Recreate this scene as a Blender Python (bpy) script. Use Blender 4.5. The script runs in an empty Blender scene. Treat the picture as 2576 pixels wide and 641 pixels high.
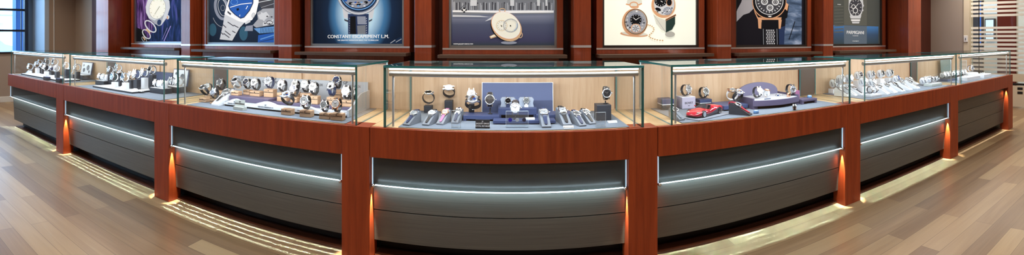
import bpy, bmesh, math, random
from math import sin, cos, tan, pi, radians, atan2, sqrt
from mathutils import Vector, Matrix, Euler
random.seed(7)
SC = bpy.context.scene
COL = SC.collection
# ------------------------------------------------------------------ measured place
F, HX, HY, EYE = 1054.0, 1288.0, 103.0, 1.2     # panorama radius in pixels, azimuth zero, horizon, eye height
def az(x): return (x - HX) / F
def atY(x, y, Y):
    "point seen at (x, y) that lies on the vertical plane at distance Y"
    t = az(x); r = Y / cos(t)
    return Vector((Y * tan(t), Y, EYE - (y - HY) * r / F))
def atZ(x, y, z):
    "point seen at (x, y) that lies at height z"
    t = az(x); r = F * (EYE - z) / (y - HY)
    return Vector((r * sin(t), r * cos(t), z))

# ------------------------------------------------------------------ materials
MATS = {}
def newmat(name):
    m = bpy.data.materials.new(name); m.use_nodes = True
    MATS[name] = m
    nt = m.node_tree
    return m, nt, nt.nodes['Principled BSDF'], nt.nodes['Material Output']
def simple(name, col, rough=.5, metal=0., spec=.5, coat=0., emit=None, estr=0., bump=None):
    m, nt, b, o = newmat(name)
    b.inputs['Base Color'].default_value = (*col, 1)
    b.inputs['Roughness'].default_value = rough
    b.inputs['Metallic'].default_value = metal
    b.inputs['Specular IOR Level'].default_value = spec
    b.inputs['Coat Weight'].default_value = coat
    b.inputs['Coat Roughness'].default_value = .08
    if emit:
        b.inputs['Emission Color'].default_value = (*emit, 1)
        b.inputs['Emission Strength'].default_value = estr
    if bump:
        n = nt.nodes.new('ShaderNodeTexNoise'); n.inputs['Scale'].default_value = bump[0]
        bp = nt.nodes.new('ShaderNodeBump'); bp.inputs['Strength'].default_value = bump[1]
        bp.inputs['Distance'].default_value = .002
        tc = nt.nodes.new('ShaderNodeTexCoord')
        nt.links.new(tc.outputs['Object'], n.inputs['Vector'])
        nt.links.new(n.outputs['Fac'], bp.inputs['Height']); nt.links.new(bp.outputs['Normal'], b.inputs['Normal'])
    return m
def wood(name, c0, c1, c2, scale=(30, 30, 1.6), rough=.35, coat=.3, fine=140):
    m, nt, b, o = newmat(name)
    tc = nt.nodes.new('ShaderNodeTexCoord'); mp = nt.nodes.new('ShaderNodeMapping')
    mp.inputs['Scale'].default_value = scale
    n1 = nt.nodes.new('ShaderNodeTexNoise'); n1.inputs['Scale'].default_value = 1.; n1.inputs['Detail'].default_value = 5; n1.inputs['Distortion'].default_value = .6
    mp2 = nt.nodes.new('ShaderNodeMapping'); mp2.inputs['Scale'].default_value = tuple(s * 5 for s in scale)
    n2 = nt.nodes.new('ShaderNodeTexNoise'); n2.inputs['Scale'].default_value = 1.; n2.inputs['Detail'].default_value = 3
    nt.links.new(tc.outputs['Object'], mp.inputs['Vector']); nt.links.new(tc.outputs['Object'], mp2.inputs['Vector'])
    nt.links.new(mp.outputs['Vector'], n1.inputs['Vector']); nt.links.new(mp2.outputs['Vector'], n2.inputs['Vector'])
    mx = nt.nodes.new('ShaderNodeMath'); mx.operation = 'MULTIPLY_ADD'; mx.inputs[1].default_value = .35
    ml = nt.nodes.new('ShaderNodeMath'); ml.operation = 'MULTIPLY'; ml.inputs[1].default_value = .65
    nt.links.new(n1.outputs['Fac'], ml.inputs[0]); nt.links.new(n2.outputs['Fac'], mx.inputs[0]); nt.links.new(ml.outputs[0], mx.inputs[2])
    cr = nt.nodes.new('ShaderNodeValToRGB')
    cr.color_ramp.elements[0].position = .34; cr.color_ramp.elements[0].color = (*c0, 1)
    cr.color_ramp.elements[1].position = .66; cr.color_ramp.elements[1].color = (*c2, 1)
    e = cr.color_ramp.elements.new(.5); e.color = (*c1, 1)
    nt.links.new(mx.outputs[0], cr.inputs['Fac']); nt.links.new(cr.outputs['Color'], b.inputs['Base Color'])
    b.inputs['Roughness'].default_value = rough; b.inputs['Coat Weight'].default_value = coat; b.inputs['Coat Roughness'].default_value = .12
    return m
def glassy(name, tint=(1, 1, 1), refl=1., ior=1.5, haze=None):
    m, nt, b, o = newmat(name)
    nt.nodes.remove(b)
    t = nt.nodes.new('ShaderNodeBsdfTransparent'); t.inputs['Color'].default_value = (*tint, 1)
    g = nt.nodes.new('ShaderNodeBsdfGlossy'); g.inputs['Roughness'].default_value = .0
    fr = nt.nodes.new('ShaderNodeFresnel'); ge = nt.nodes.new('ShaderNodeNewGeometry')
    mr = nt.nodes.new('ShaderNodeMapRange'); mr.inputs['To Min'].default_value = ior; mr.inputs['To Max'].default_value = 1 / ior
    nt.links.new(ge.outputs['Backfacing'], mr.inputs['Value']); nt.links.new(mr.outputs['Result'], fr.inputs['IOR'])
    mu = nt.nodes.new('ShaderNodeMath'); mu.operation = 'MULTIPLY'; mu.inputs[1].default_value = refl
    mx = nt.nodes.new('ShaderNodeMixShader')
    nt.links.new(fr.outputs[0], mu.inputs[0]); nt.links.new(mu.outputs[0], mx.inputs[0])
    nt.links.new(t.outputs[0], mx.inputs[1]); nt.links.new(g.outputs[0], mx.inputs[2])
    last = mx
    if haze:
        d = nt.nodes.new('ShaderNodeBsdfDiffuse'); d.inputs['Color'].default_value = (*haze[0], 1)
        m2 = nt.nodes.new('ShaderNodeMixShader'); m2.inputs[0].default_value = haze[1]
        nt.links.new(mx.outputs[0], m2.inputs[1]); nt.links.new(d.outputs[0], m2.inputs[2]); last = m2
    nt.links.new(last.outputs[0], o.inputs['Surface'])
    return m
CHERRY = wood('cherry_wood', (.20, .026, .0045), (.265, .037, .0065), (.33, .052, .010), rough=.42, coat=.04)
CHERRY_WALL = wood('cherry_wall_wood', (.21, .034, .010), (.28, .048, .014), (.35, .066, .021), rough=.32, coat=.5)
CHERRY_DARK = wood('dark_cherry_wood', (.05, .010, .005), (.065, .012, .006), (.08, .016, .008), rough=.4, coat=.2)
MAPLE = wood('maple_wood', (.48, .305, .18), (.56, .375, .235), (.64, .45, .30), scale=(24, 24, 1.2), rough=.4, coat=.1)
MAPLE_TOP = wood('maple_top_wood', (.52, .33, .16), (.60, .41, .22), (.68, .49, .29), scale=(22, 1.4, 22), rough=.4, coat=.1)
BLOCK = wood('oak_block_wood', (.40, .24, .14), (.48, .30, .18), (.55, .36, .23), scale=(8, 60, 60), rough=.5, coat=0)
BROWN = simple('brown_laminate', (.11, .065, .045), .4)
GAPDARK = simple('dark_brown_paint', (.028, .016, .012), .6)
PLINTH = wood('plinth_wood', (.05, .014, .006), (.07, .02, .009), (.09, .028, .012), scale=(2, 30, 30), rough=.4)
ALU = simple('brushed_aluminium', (.46, .46, .44), .48, .9)
BEZEL = simple('satin_metal', (.36, .36, .36), .4, .8)
INLAY = simple('polished_aluminium_inlay', (.8, .78, .8), .3, .6)
CHROME = simple('polished_steel', (.85, .86, .88), .12, 1.)
WSTEEL = simple('watch_steel', (.80, .82, .85), .2, 1.)
ROSE = simple('rose_gold', (.85, .50, .33), .2, 1.)
BLACKMET = simple('black_metal', (.02, .02, .022), .35, .3)
BLACK = simple('black_leather', (.010, .011, .015), .42)
NAVY = simple('navy_leather', (.012, .022, .07), .45)
BROWNL = simple('brown_leather', (.14, .055, .028), .45)
REDL = simple('red_leather', (.42, .01, .03), .4)
WHITEL = simple('white_leather', (.75, .76, .80), .45)
LILACL = simple('mauve_leather', (.33, .12, .25), .45)
D_WHITE = simple('white_dial', (.82, .83, .86), .25)
D_BLACK = simple('black_dial', (.012, .013, .018), .2)
D_BLUE = simple('blue_dial', (.02, .06, .25), .2, .3)
D_SILVER = simple('silver_dial', (.5, .53, .6), .3, .6)
PAD = simple('grey_felt', (.165, .19, .23), .85, spec=.2, bump=(900, .25))
GREYRAMP = simple('grey_leatherette', (.16, .175, .205), .5)
BLKRAMP = simple('black_leatherette', (.022, .024, .032), .45)
NAVYBOX = simple('navy_leatherette', (.035, .05, .125), .5)
BLUEBOARD = simple('slate_blue_velvet', (.085, .11, .22), .7)
LILAC = simple('lilac_grey_leatherette', (.40, .37, .47), .55)
PURPLE = simple('purple_grey_leatherette', (.085, .068, .12), .5)
STAGEGREY = simple('grey_lacquer', (.42, .44, .48), .4)
WHITE = simple('white_lacquer', (.80, .82, .86), .35)
CREAM = simple('cream_cushion', (.72, .75, .80), .6)
CARD = simple('white_card', (.85, .86, .85), .6)
SIGNGREY = simple('pale_grey_sign', (.50, .53, .50), .5)
INK = simple('black_ink', (.012, .012, .015), .5)
INKW = simple('white_ink', (.85, .86, .88), .5)
INKGREY = simple('grey_ink', (.16, .17, .2), .5)
ACRYL = glassy('clear_acrylic', (.93, .96, .98), 1., 1.49, ((.8, .85, .9), .06))
ACRYLEDGE = simple('acrylic_edge', (.72, .80, .86), .2)
GLASS = glassy('clear_glass', (.985, .995, .99), 1., 1.52)
GLASSEDGE = simple('green_glass_edge', (.028, .19, .20), .12, spec=.8)
SMOKE = glassy('smoked_glass', (.55, .60, .62), 1.0, 1.5, ((.16, .17, .175), .16))
LED = simple('led_strip', (.9, .95, 1), .5, emit=(.78, .90, 1.), estr=3.2)
LEDCASE = simple('led_case_strip', (.9, .95, 1), .5, emit=(.95, .97, 1.), estr=9.)
EDGEGLOW = simple('glass_edge_glow', (.7, .85, 1), .5, emit=(.50, .72, .9), estr=.8)  # emission on plain glass edges, standing in for LED light carried through the pane
KICK = simple('dark_kick_plate', (.02, .015, .013), .5)
def steel():
    m, nt, b, o = newmat('brushed_dark_steel')
    tc = nt.nodes.new('ShaderNodeTexCoord'); mp = nt.nodes.new('ShaderNodeMapping'); mp.inputs['Scale'].default_value = (3, 300, 300)
    n = nt.nodes.new('ShaderNodeTexNoise'); n.inputs['Scale'].default_value = 1; n.inputs['Detail'].default_value = 2
    nt.links.new(tc.outputs['Object'], mp.inputs['Vector']); nt.links.new(mp.outputs['Vector'], n.inputs['Vector'])
    cr = nt.nodes.new('ShaderNodeValToRGB')
    cr.color_ramp.elements[0].color = (.125, .118, .108, 1); cr.color_ramp.elements[1].color = (.165, .155, .142, 1)
    cr.color_ramp.elements[0].position = .3; cr.color_ramp.elements[1].position = .7
    nt.links.new(n.outputs['Fac'], cr.inputs['Fac']); nt.links.new(cr.outputs['Color'], b.inputs['Base Color'])
    b.inputs['Metallic'].default_value = .55; b.inputs['Roughness'].default_value = .36
    return m
STEEL = steel()
def floor_mat():
    m, nt, b, o = newmat('oak_plank_floor')
    tc = nt.nodes.new('ShaderNodeTexCoord')
    br = nt.nodes.new('ShaderNodeTexBrick'); br.offset = .37; br.offset_frequency = 2; br.squash = 1.
    br.inputs['Scale'].default_value = 1.; br.inputs['Brick Width'].default_value = 1.25; br.inputs['Row Height'].default_value = .125
    br.inputs['Mortar Size'].default_value = .0012; br.inputs['Mortar Smooth'].default_value = .3; br.inputs['Bias'].default_value = 0.
    br.inputs['Color1'].default_value = (0, 0, 0, 1); br.inputs['Color2'].default_value = (1, 1, 1, 1); br.inputs['Mortar'].default_value = (.15, .15, .15, 1)
    nt.links.new(tc.outputs['Object'], br.inputs['Vector'])
    mp = nt.nodes.new('ShaderNodeMapping'); mp.inputs['Scale'].default_value = (1.3, 22, 1)
    n = nt.nodes.new('ShaderNodeTexNoise'); n.inputs['Scale'].default_value = 1; n.inputs['Detail'].default_value = 6; n.inputs['Distortion'].default_value = 1.2
    nt.links.new(tc.outputs['Object'], mp.inputs['Vector']); nt.links.new(mp.outputs['Vector'], n.inputs['Vector'])
    mixf = nt.nodes.new('ShaderNodeMath'); mixf.operation = 'MULTIPLY_ADD'; mixf.inputs[1].default_value = .62
    nm = nt.nodes.new('ShaderNodeMath'); nm.operation = 'MULTIPLY'; nm.inputs[1].default_value = .45
    nt.links.new(n.outputs['Fac'], nm.inputs[0]); nt.links.new(br.outputs['Color'], mixf.inputs[0]); nt.links.new(nm.outputs[0], mixf.inputs[2])
    cr = nt.nodes.new('ShaderNodeValToRGB')
    cr.color_ramp.elements[0].position = .12; cr.color_ramp.elements[0].color = (.118, .066, .034, 1)
    cr.color_ramp.elements[1].position = .9; cr.color_ramp.elements[1].color = (.34, .24, .132, 1)
    e = cr.color_ramp.elements.new(.5); e.color = (.222, .141, .076, 1)
    nt.links.new(mixf.outputs[0], cr.inputs['Fac'])
    mo = nt.nodes.new('ShaderNodeMixRGB'); mo.blend_type = 'MULTIPLY'; mo.inputs['Color2'].default_value = (.45, .4, .36, 1)
    nt.links.new(br.outputs['Fac'], mo.inputs['Fac']); nt.links.new(cr.outputs['Color'], mo.inputs['Color1'])
    nt.links.new(mo.outputs['Color'], b.inputs['Base Color'])
    b.inputs['Roughness'].default_value = .33; b.inputs['Specular IOR Level'].default_value = .5
    return m
FLOOR = floor_mat()
TAUPE = simple('taupe_wall_paint', (.32, .24, .18), .55, bump=(300, .05))
TAUPE2 = simple('grey_taupe_wall_paint', (.36, .30, .26), .6)
OFFWHITE = simple('off_white_paint', (.68, .70, .70), .5)
CREAMWALL = simple('cream_wall_paint', (.62, .54, .42), .7)
CEIL = simple('ceiling_paint', (.55, .52, .48), .8)
FROST = simple('frosted_film', (.74, .72, .66), .5)
WINFRAME = simple('black_window_frame', (.012, .016, .026), .4)

# ------------------------------------------------------------------ mesh building
class MB:
    def __init__(s): s.bm = bmesh.new(); s.mats = []
    def mi(s, m):
        if m not in s.mats: s.mats.append(m)
        return s.mats.index(m)
    def _add(s, vs, fs, m, smooth=False):
        i = s.mi(m); bv = [s.bm.verts.new(v) for v in vs]
        for f in fs:
            try:
                fc = s.bm.faces.new([bv[k] for k in f]); fc.material_index = i; fc.smooth = smooth
            except ValueError: pass
        return bv
    def box(s, a, b, m, bev=0., M=None):
        x0, y0, z0 = a; x1, y1, z1 = b
        t = bmesh.new(); bmesh.ops.create_cube(t, size=1)
        for v in t.verts: v.co = Vector(((x0 + x1) / 2 + v.co.x * (x1 - x0), (y0 + y1) / 2 + v.co.y * (y1 - y0), (z0 + z1) / 2 + v.co.z * (z1 - z0)))
        if bev > 0:
            bmesh.ops.bevel(t, geom=t.edges[:], offset=bev, segments=2, affect='EDGES', profile=.5)
        s.join(t, m, M, smooth=False)
        return s
    def join(s, t, m, M=None, smooth=False):
        t.verts.index_update()
        vs = [(M @ v.co if M is not None else v.co.copy()) for v in t.verts]
        fs = [[v.index for v in f.verts] for f in t.faces]
        s._add(vs, fs, m, smooth); t.free()
    def prism(s, pts, h0, h1, m, axis='Z', M=None, smooth=False):
        "polygon pts (2D) extruded: axis Z -> (u,v,h); X -> (h,u,v); Y -> (u,h,v)"
        def mk(u, v, h):
            p = Vector((u, v, h)) if axis == 'Z' else Vector((h, u, v)) if axis == 'X' else Vector((u, h, v))
            return M @ p if M is not None else p
        n = len(pts)
        vs = [mk(u, v, h0) for u, v in pts] + [mk(u, v, h1) for u, v in pts]
        fs = [list(range(n))[::-1], list(range(n, 2 * n))] + [[i, (i + 1) % n, n + (i + 1) % n, n + i] for i in range(n)]
        s._add(vs, fs, m, smooth); return s
    def lathe(s, prof, m, seg=24, M=None, smooth=True):
        "prof [(r,z)] about Z"
        vs = []; fs = []; n = len(prof)
        for k in range(seg):
            a = 2 * pi * k / seg
            for r, z in prof:
                p = Vector((r * cos(a), r * sin(a), z)); vs.append(M @ p if M is not None else p)
        for k in range(seg):
            k2 = (k + 1) % seg
            for i in range(n - 1):
                fs.append([k * n + i, k2 * n + i, k2 * n + i + 1, k * n + i + 1])
        s._add(vs, fs, m, smooth)
        for i, c in ((0, 1), (n - 1, 0)):
            if prof[i][0] > 1e-6:
                s._add([vs[k * n + i] for k in range(seg)], [list(range(seg))[::(-1 if c else 1)]], m, False)
        return s
    def tube(s, pts, r, m, seg=8, closed=False, M=None):
        pts = [Vector(p) for p in pts]; n = len(pts); vs = []; fs = []
        up0 = None
        for i, p in enumerate(pts):
            if closed: d = (pts[(i + 1) % n] - pts[i - 1])
            else: d = pts[min(i + 1, n - 1)] - pts[max(i - 1, 0)]
            d.normalize()
            ref = Vector((0, 0, 1)) if abs(d.z) < .9 else Vector((1, 0, 0))
            if up0 is not None and up0.cross(d).length > .1: ref = up0
            a = d.cross(ref).normalized(); b = a.cross(d).normalized(); up0 = b
            for k in range(seg):
                q = p + a * r * cos(2 * pi * k / seg) + b * r * sin(2 * pi * k / seg)
                vs.append(M @ q if M is not None else q)
        for i in range(n if closed else n - 1):
            j = (i + 1) % n
            for k in range(seg):
                k2 = (k + 1) % seg
                fs.append([i * seg + k, i * seg + k2, j * seg + k2, j * seg + k])
        s._add(vs, fs, m, True)
        if not closed:
            s._add(vs[:seg], [list(range(seg))[::-1]], m); s._add(vs[-seg:], [list(range(seg))], m)
        return s
    def strip(s, path, w, t, m, M=None, taper=None):
        "band of width w (along X) and thickness t following path [(y,z)]"
        n = len(path); vs = []; fs = []
        for i, (y, z) in enumerate(path):
            a = path[max(i - 1, 0)]; b = path[min(i + 1, n - 1)]
            dy, dz = b[0] - a[0], b[1] - a[1]; l = sqrt(dy * dy + dz * dz) or 1
            ny, nz = -dz / l, dy / l
            ww = w * (taper[i] if taper else 1) / 2
            for (x, k) in ((-ww, .5), (ww, .5), (ww, -.5), (-ww, -.5)):
                p = Vector((x, y + ny * t * k, z + nz * t * k)); vs.append(M @ p if M is not None else p)
        for i in range(n - 1):
            for k in range(4):
                fs.append([i * 4 + k, i * 4 + (k + 1) % 4, (i + 1) * 4 + (k + 1) % 4, (i + 1) * 4 + k])
        fs.append([0, 1, 2, 3]); fs.append([(n - 1) * 4 + k for k in (3, 2, 1, 0)])
        s._add(vs, fs, m, False); return s
    def mesh(s, name):
        bmesh.ops.recalc_face_normals(s.bm, faces=s.bm.faces[:])
        me = bpy.data.meshes.new(name); s.bm.to_mesh(me); s.bm.free()
        for m in s.mats: me.materials.append(m)
        return me
    def build(s, name, parent=None, kind=None):
        return link(name, s.mesh(name), parent, kind)
def link(name, me, parent=None, kind=None, loc=None):
    o = bpy.data.objects.new(name, me); COL.objects.link(o)
    if parent is not None: o.parent = parent
    if kind: o['kind'] = kind
    if loc is not None: o.location = loc
    return o
def thing(name, label, cat, loc=(0, 0, 0), rot=(0, 0, 0), group=None):
    o = bpy.data.objects.new(name, None); COL.objects.link(o)
    o.location = loc; o.rotation_euler = rot; o.empty_display_size = .02
    o['label'] = label; o['category'] = cat
    if group: o['group'] = group
    return o
def tag(o, label, cat, group=None):
    o['label'] = label; o['category'] = cat
    if group: o['group'] = group
    return o
def text_into(mb, txt, size, m, M, align='CENTER', bold=0., spacing=1.):
    "lettering as thin mesh; M maps (x right, y up, z out); bold thickens the strokes sideways"
    cu = bpy.data.curves.new('lettering', 'FONT'); cu.body = txt; cu.size = size; cu.align_x = align; cu.align_y = 'CENTER'
    cu.extrude = .0004; cu.space_character = spacing; cu.resolution_u = 3
    ob = bpy.data.objects.new('lettering', cu); COL.objects.link(ob)
    dg = bpy.context.evaluated_depsgraph_get(); dg.update()
    me = bpy.data.meshes.new_from_object(ob.evaluated_get(dg))
    i = mb.mi(m)
    for dx in ((-bold, bold) if bold else (0.,)):
        bv = [mb.bm.verts.new(M @ (v.co + Vector((dx, 0, dx * .02)))) for v in me.vertices]
        for p in me.polygons:
            try:
                f = mb.bm.faces.new([bv[k] for k in p.vertices]); f.material_index = i
            except ValueError: pass
    bpy.data.objects.remove(ob); bpy.data.curves.remove(cu); bpy.data.meshes.remove(me)
FRONT = Matrix(((1, 0, 0, 0), (0, 0, -1, 0), (0, 1, 0, 0), (0, 0, 0, 1)))   # x right, y up, faces -Y
ORD = ['first', 'second', 'third', 'fourth', 'fifth', 'sixth', 'seventh', 'eighth', 'ninth', 'tenth', 'eleventh', 'twelfth', 'thirteenth', 'fourteenth']
# ------------------------------------------------------------------ room shell
XL, XR, YB, YN, ZC = -7.7, 7.0, 4.5, -3.2, 3.1
mb = MB(); mb.box((-9.2, YN, -.05), (12.5, 6.2, 0), FLOOR); mb.build('floor', kind='structure')
mb = MB(); mb.box((-9.2, YN, ZC), (12.5, 6.2, ZC + .1), CEIL); mb.build('ceiling', kind='structure')
mb = MB(); mb.box((-7.05, YB, 0), (XR, YB + .12, ZC), CHERRY_DARK); mb.box((XL - .1, YB, 0), (-7.05, YB + .12, ZC), TAUPE); mb.build('wall_back', kind='structure')
mb = MB(); mb.box((-9.2, YN - .1, 0), (12.5, YN, ZC), TAUPE); mb.build('wall_front', kind='structure')
# left wall: painted return, then the reveal of the big window and the wall under its sill
WX = -8.3; JY = 3.77
mb = MB()
mb.box((XL - .1, 3.99, 0), (XL, YB, ZC), TAUPE)
mb.box((XL - .1, JY + .10, 0), (XL, 3.975, ZC), TAUPE)
mb.box((XL - .1, 3.975, 0), (XL + .012, 3.99, ZC), OFFWHITE)
mb.box((WX - .25, JY, 0), (XL + .001, JY + .10, ZC), simple('daylight_tinted_reveal', (.36, .44, .54), .5))  # blue of the window daylight is put into the reveal colour
mb.box((WX - .25, YN, 0), (XL, JY - .001, .955), TAUPE2)
mb.box((WX - .25, YN, 2.75), (XL, JY - .001, ZC), OFFWHITE)
mb.build('wall_left', kind='structure')
mb = MB(); mb.box((XL, YN, 0), (XL + .015, JY, .11), OFFWHITE, .003); mb.box((XL, JY, 0), (XL + .015, YB, .11), OFFWHITE, .003); mb.build('baseboard_left', kind='structure')
mb = MB()
mb.box((WX - .02, YN, .955), (XL + .02, JY - .001, .985), WINFRAME, .003)
for z in (1.42, 1.865, 2.31): mb.box((WX - .04, YN, z - .022), (WX + .03, JY - .16, z + .022), WINFRAME)
mb.box((WX - .05, JY - .20, .985), (WX + .05, JY - .12, 2.75), WINFRAME, .004)
mb.box((WX - .05, JY - .265, .985), (WX - .02, JY - .25, 2.75), WINFRAME)
for y in (1.9, .2, -1.5): mb.box((WX - .05, y - .03, .985), (WX + .05, y + .03, 2.75), WINFRAME)
mb.box((WX - .05, JY - .12, .955), (WX + .02, JY, 2.75), simple('blue_grey_jamb_panel', (.10, .15, .22), .4))
w = mb.build('window_1', kind='structure')
mb = MB(); mb.box((WX - .012, YN, .985), (WX - .006, JY - .2, 2.75), GLASS); mb.build('window_pane', w)
# right wall: painted pier, then the striped glass front onto the corridor
mb = MB()
mb.box((XR, 3.74, 0), (XR + .12, YB, ZC), TAUPE2)
mb.box((XR - .04, 3.62, 0), (XR + .12, 3.739, ZC), CREAMWALL)
mb.box((XR, YN, 2.6), (XR + .12, 3.62, ZC), CREAMWALL)
mb.build('wall_right', kind='structure')
d = thing('door_1', None, None); del d['label'], d['category']; d['kind'] = 'structure'
GX = XR + .03
mb = MB(); mb.box((GX, .4, .02), (GX + .012, 3.615, 2.6), glassy('low_reflection_glass', (.97, .98, .97), .25)); mb.build('glass_panel', d)
mb = MB()
def zr(y): return EYE - (y - HY) * 7.5 / F
y = 2.0
for k in range(21):
    yy = 1.6 + 10.75 * k - 43
    if 42 < yy < 66: continue
    mb.box((GX - .003, .4, zr(yy + 6.0)), (GX - .001, 3.615, zr(yy)), FROST)
mb.box((GX - .003, .4, .47), (GX - .001, 3.615, zr(186)), CREAMWALL)
mb.build('frosted_stripes', d)
mb = MB(); mb.box((GX - .006, 3.44, .02), (GX + .016, 3.455, 2.6), BLACKMET); mb.box((GX - .006, .4, .405), (GX + .016, 3.615, .44), BLACKMET); mb.build('black_rail', d)
mb = MB(); mb.box((GX - .004, .4, .02), (GX - .001, 3.615, .40), CREAMWALL)
for z in (.325, .25): mb.box((GX - .007, 2.58, z), (GX - .0045, 2.68, z + .045), BLACKMET)
mb.build('base_panel', d)
sw = thing('wall_switch', 'white square light switch on the cream pier beside the striped glass', 'switch', (XR - .04, 3.69, 1.24))
mb = MB(); mb.box((-.012, -.04, -.06), (0, .04, .06), WHITE, .004); mb.build('switch_plate', sw)
mb = MB(); mb.box((-.02, -.012, -.018), (-.0125, .012, .018), INKGREY, .003); mb.build('rocker', sw)
# corridor beyond the glass
CX = 9.6
mb = MB(); mb.box((CX, YN, 0), (CX + .1, 6.2, ZC), CREAMWALL); mb.box((XR + .12, 6.0, 0), (CX, 6.2, ZC), CHERRY_DARK); mb.build('wall_far', kind='structure')
def yc(x): return CX / tan(az(x))
mb = MB(); mb.box((CX - .06, yc(2557), 0), (CX - .001, yc(2511), 2.9), simple('matt_red_door', (.105, .015, .007), .8, spec=.1)); mb.build('door_2', kind='structure')
mb = MB(); mb.box((CX - .05, yc(2474), 0), (CX - .001, yc(2444), 2.9), GAPDARK); mb.box((CX - .055, yc(2470), 1.1), (CX - .051, yc(2466), 2.2), simple('blue_panel', (.02, .12, .55), .4)); mb.build('door_3', kind='structure')
vit = thing('wall_vitrine', 'pale lit wall vitrine with dark rim seen through the clear band of the striped glass', 'vitrine', (CX - .003, yc(2492), 1.2))
hw = (yc(2480) - yc(2505)) / 2
mb = MB(); mb.box((-.06, -hw, .02), (0, hw, .56), GAPDARK); mb.build('niche_box', vit)
mb = MB(); mb.box((-.064, -hw + .03, .05), (-.0605, hw - .03, .53), simple('vitrine_back', (.5, .56, .55), .4, emit=(.6, .68, .66), estr=.45)); mb.build('back_panel', vit)
mb = MB(); mb.box((-.09, -hw + .03, .16), (-.065, hw - .03, .17), BLACKMET); mb.box((-.08, -.03, .17), (-.066, .05, .25), WHITE); mb.build('shelf', vit)
sgn = thing('wall_sign', 'cream corridor sign with small blue logo and dark lettering high behind the glass stripes', 'sign', (CX - .003, yc(2485), 2.05))
mb = MB(); mb.box((-.02, -.28, -.16), (0, .28, .12), simple('sign_panel', (.75, .74, .68), .5)); mb.build('sign_board', sgn)
SIDE = Matrix(((0, 0, -1, 0), (-1, 0, 0, 0), (0, 1, 0, 0), (0, 0, 0, 1)))
MM = Matrix.Translation((-.0205, 0, 0)) @ SIDE
mb = MB(); text_into(mb, 'LUNNES', .085, INK, MM @ Matrix.Translation((.06, -.01, 0)), bold=.001); mb.build('sign_lettering', sgn)
mb = MB(); text_into(mb, 'ann d', .06, INK, MM @ Matrix.Translation((.10, -.1, 0))); mb.build('sign_lettering', sgn)
mb = MB(); mb.prism([(-.25, -.05), (-.14, -.05), (-.14, .05)], -.001, .001, simple('logo_blue', (.01, .05, .2), .4), M=MM); mb.build('sign_logo', sgn)
# street outside the window
mb = MB(); mb.box((-40, -14, -.10), (-9.3, 26, -.05), simple('pale_snowy_pavement', (.85, .88, .92), .8)); mb.build('street_ground', kind='structure')
SKYW = simple('pale_render', (.62, .66, .70), .8)
bd = thing('street_building', 'pale building with grey canopies across the street outside the window', 'building', (-21, 7, -.05))
mb = MB(); mb.box((-4, -10, 0), (0, 10, 9), SKYW); mb.build('facade', bd)
mb = MB(); mb.box((0, -9, 2.6), (.9, 9, 2.9), simple('canopy_grey', (.32, .38, .45), .6)); mb.build('canopy', bd)
SHOPG = simple('shop_glass', (.35, .45, .55), .2)
for k in range(5): mb = MB(); mb.box((-.02, -8.2 + 3.5 * k, .2), (.03, -6.2 + 3.5 * k, 2.2), SHOPG); mb.build('shop_window', bd)
cpil = thing('street_column', 'smooth blue column just outside the window edge', 'column', (-9.0, 0, -.05))
mb = MB(); mb.box((-.12, 3.62, 0), (.12, 4.3, 4), simple('blue_column_paint', (.015, .09, .30), .5), .02); mb.build('shaft', cpil)
mb = MB(); mb.box((-.16, 3.58, 0), (.16, 4.34, .25), simple('blue_column_base', (.03, .12, .3), .5), .02); mb.build('plinth', cpil)
car = thing('parked_car', 'pale blue parked car outside the window', 'car', (-12.4, 2.75, -.05), (0, 0, .12))
CARB = simple('pale_blue_car_paint', (.22, .45, .80), .25, coat=.8)
mb = MB()
prof = [(-2.1, .35), (-2.15, .75), (-1.95, 1.0), (-1.0, 1.12), (-.45, 1.58), (.9, 1.62), (1.6, 1.15), (2.1, 1.05), (2.2, .7), (2.15, .35)]
mb.prism(prof, -.85, .85, CARB, 'X'); mb.build('car_body', car)
mb = MB(); mb.prism([(-.85, 1.15), (-.4, 1.5), (.8, 1.54), (1.35, 1.15)], -.86, .86, simple('car_glass', (.05, .10, .16), .1), 'X'); mb.build('side_glass', car)
for sx in (-1, 1):
    for yy in (-1.35, 1.4):
        mb = MB(); mb.lathe([(.0, -.1), (.34, -.1), (.34, .1), (.0, .1)], BLACKMET, 20, Matrix.Translation((sx * .78, yy, .34)) @ Matrix.Rotation(pi / 2, 4, 'Y')); mb.build('wheel', car)

# ------------------------------------------------------------------ panelled back wall
PITCH = 1.566; PC = [-.094 + PITCH * k for k in range(-3, 4)]
DZ = [.036, .026, .015, 0, 0, -.003, 0]
PY = 4.26; PW = 1.05
POST = ['purple and navy poster of a silver watch', 'poster of a blue-dialled steel bracelet watch', 'dark blue poster with a glowing halo and strap watch',
        'grey harbour poster of a gold two-dial watch', 'cream poster of two rose gold watches with a chain', 'black poster of a chronograph on a dark strap', 'grey-green poster with blue band and small steel watch']
xs = [(PC[k] + PC[k + 1]) / 2 for k in range(6)]
k = 1
for x in xs:
    mb = MB(); mb.box((x - .086, 4.06, 0), (x + .086, YB, 2.95), CHERRY_WALL, .004); mb.box((x - .0875, 4.0585, 1.135), (x + .0875, 4.3, 1.158), INLAY); mb.build('trim_%d' % k, kind='structure'); k += 1
for x0, x1, yy in ((-5.87, -5.51, 3.83), (5.38, 5.74, 3.88)):
    mb = MB(); mb.box((x0, yy, 0), (x1, YB, 2.95), CHERRY_WALL, .004); mb.build('trim_%d' % k, kind='structure'); k += 1
mb = MB(); mb.box((-5.9, 3.8, 2.95), (5.76, YB, ZC), CHERRY_WALL); mb.build('trim_%d' % k, kind='structure')

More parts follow.
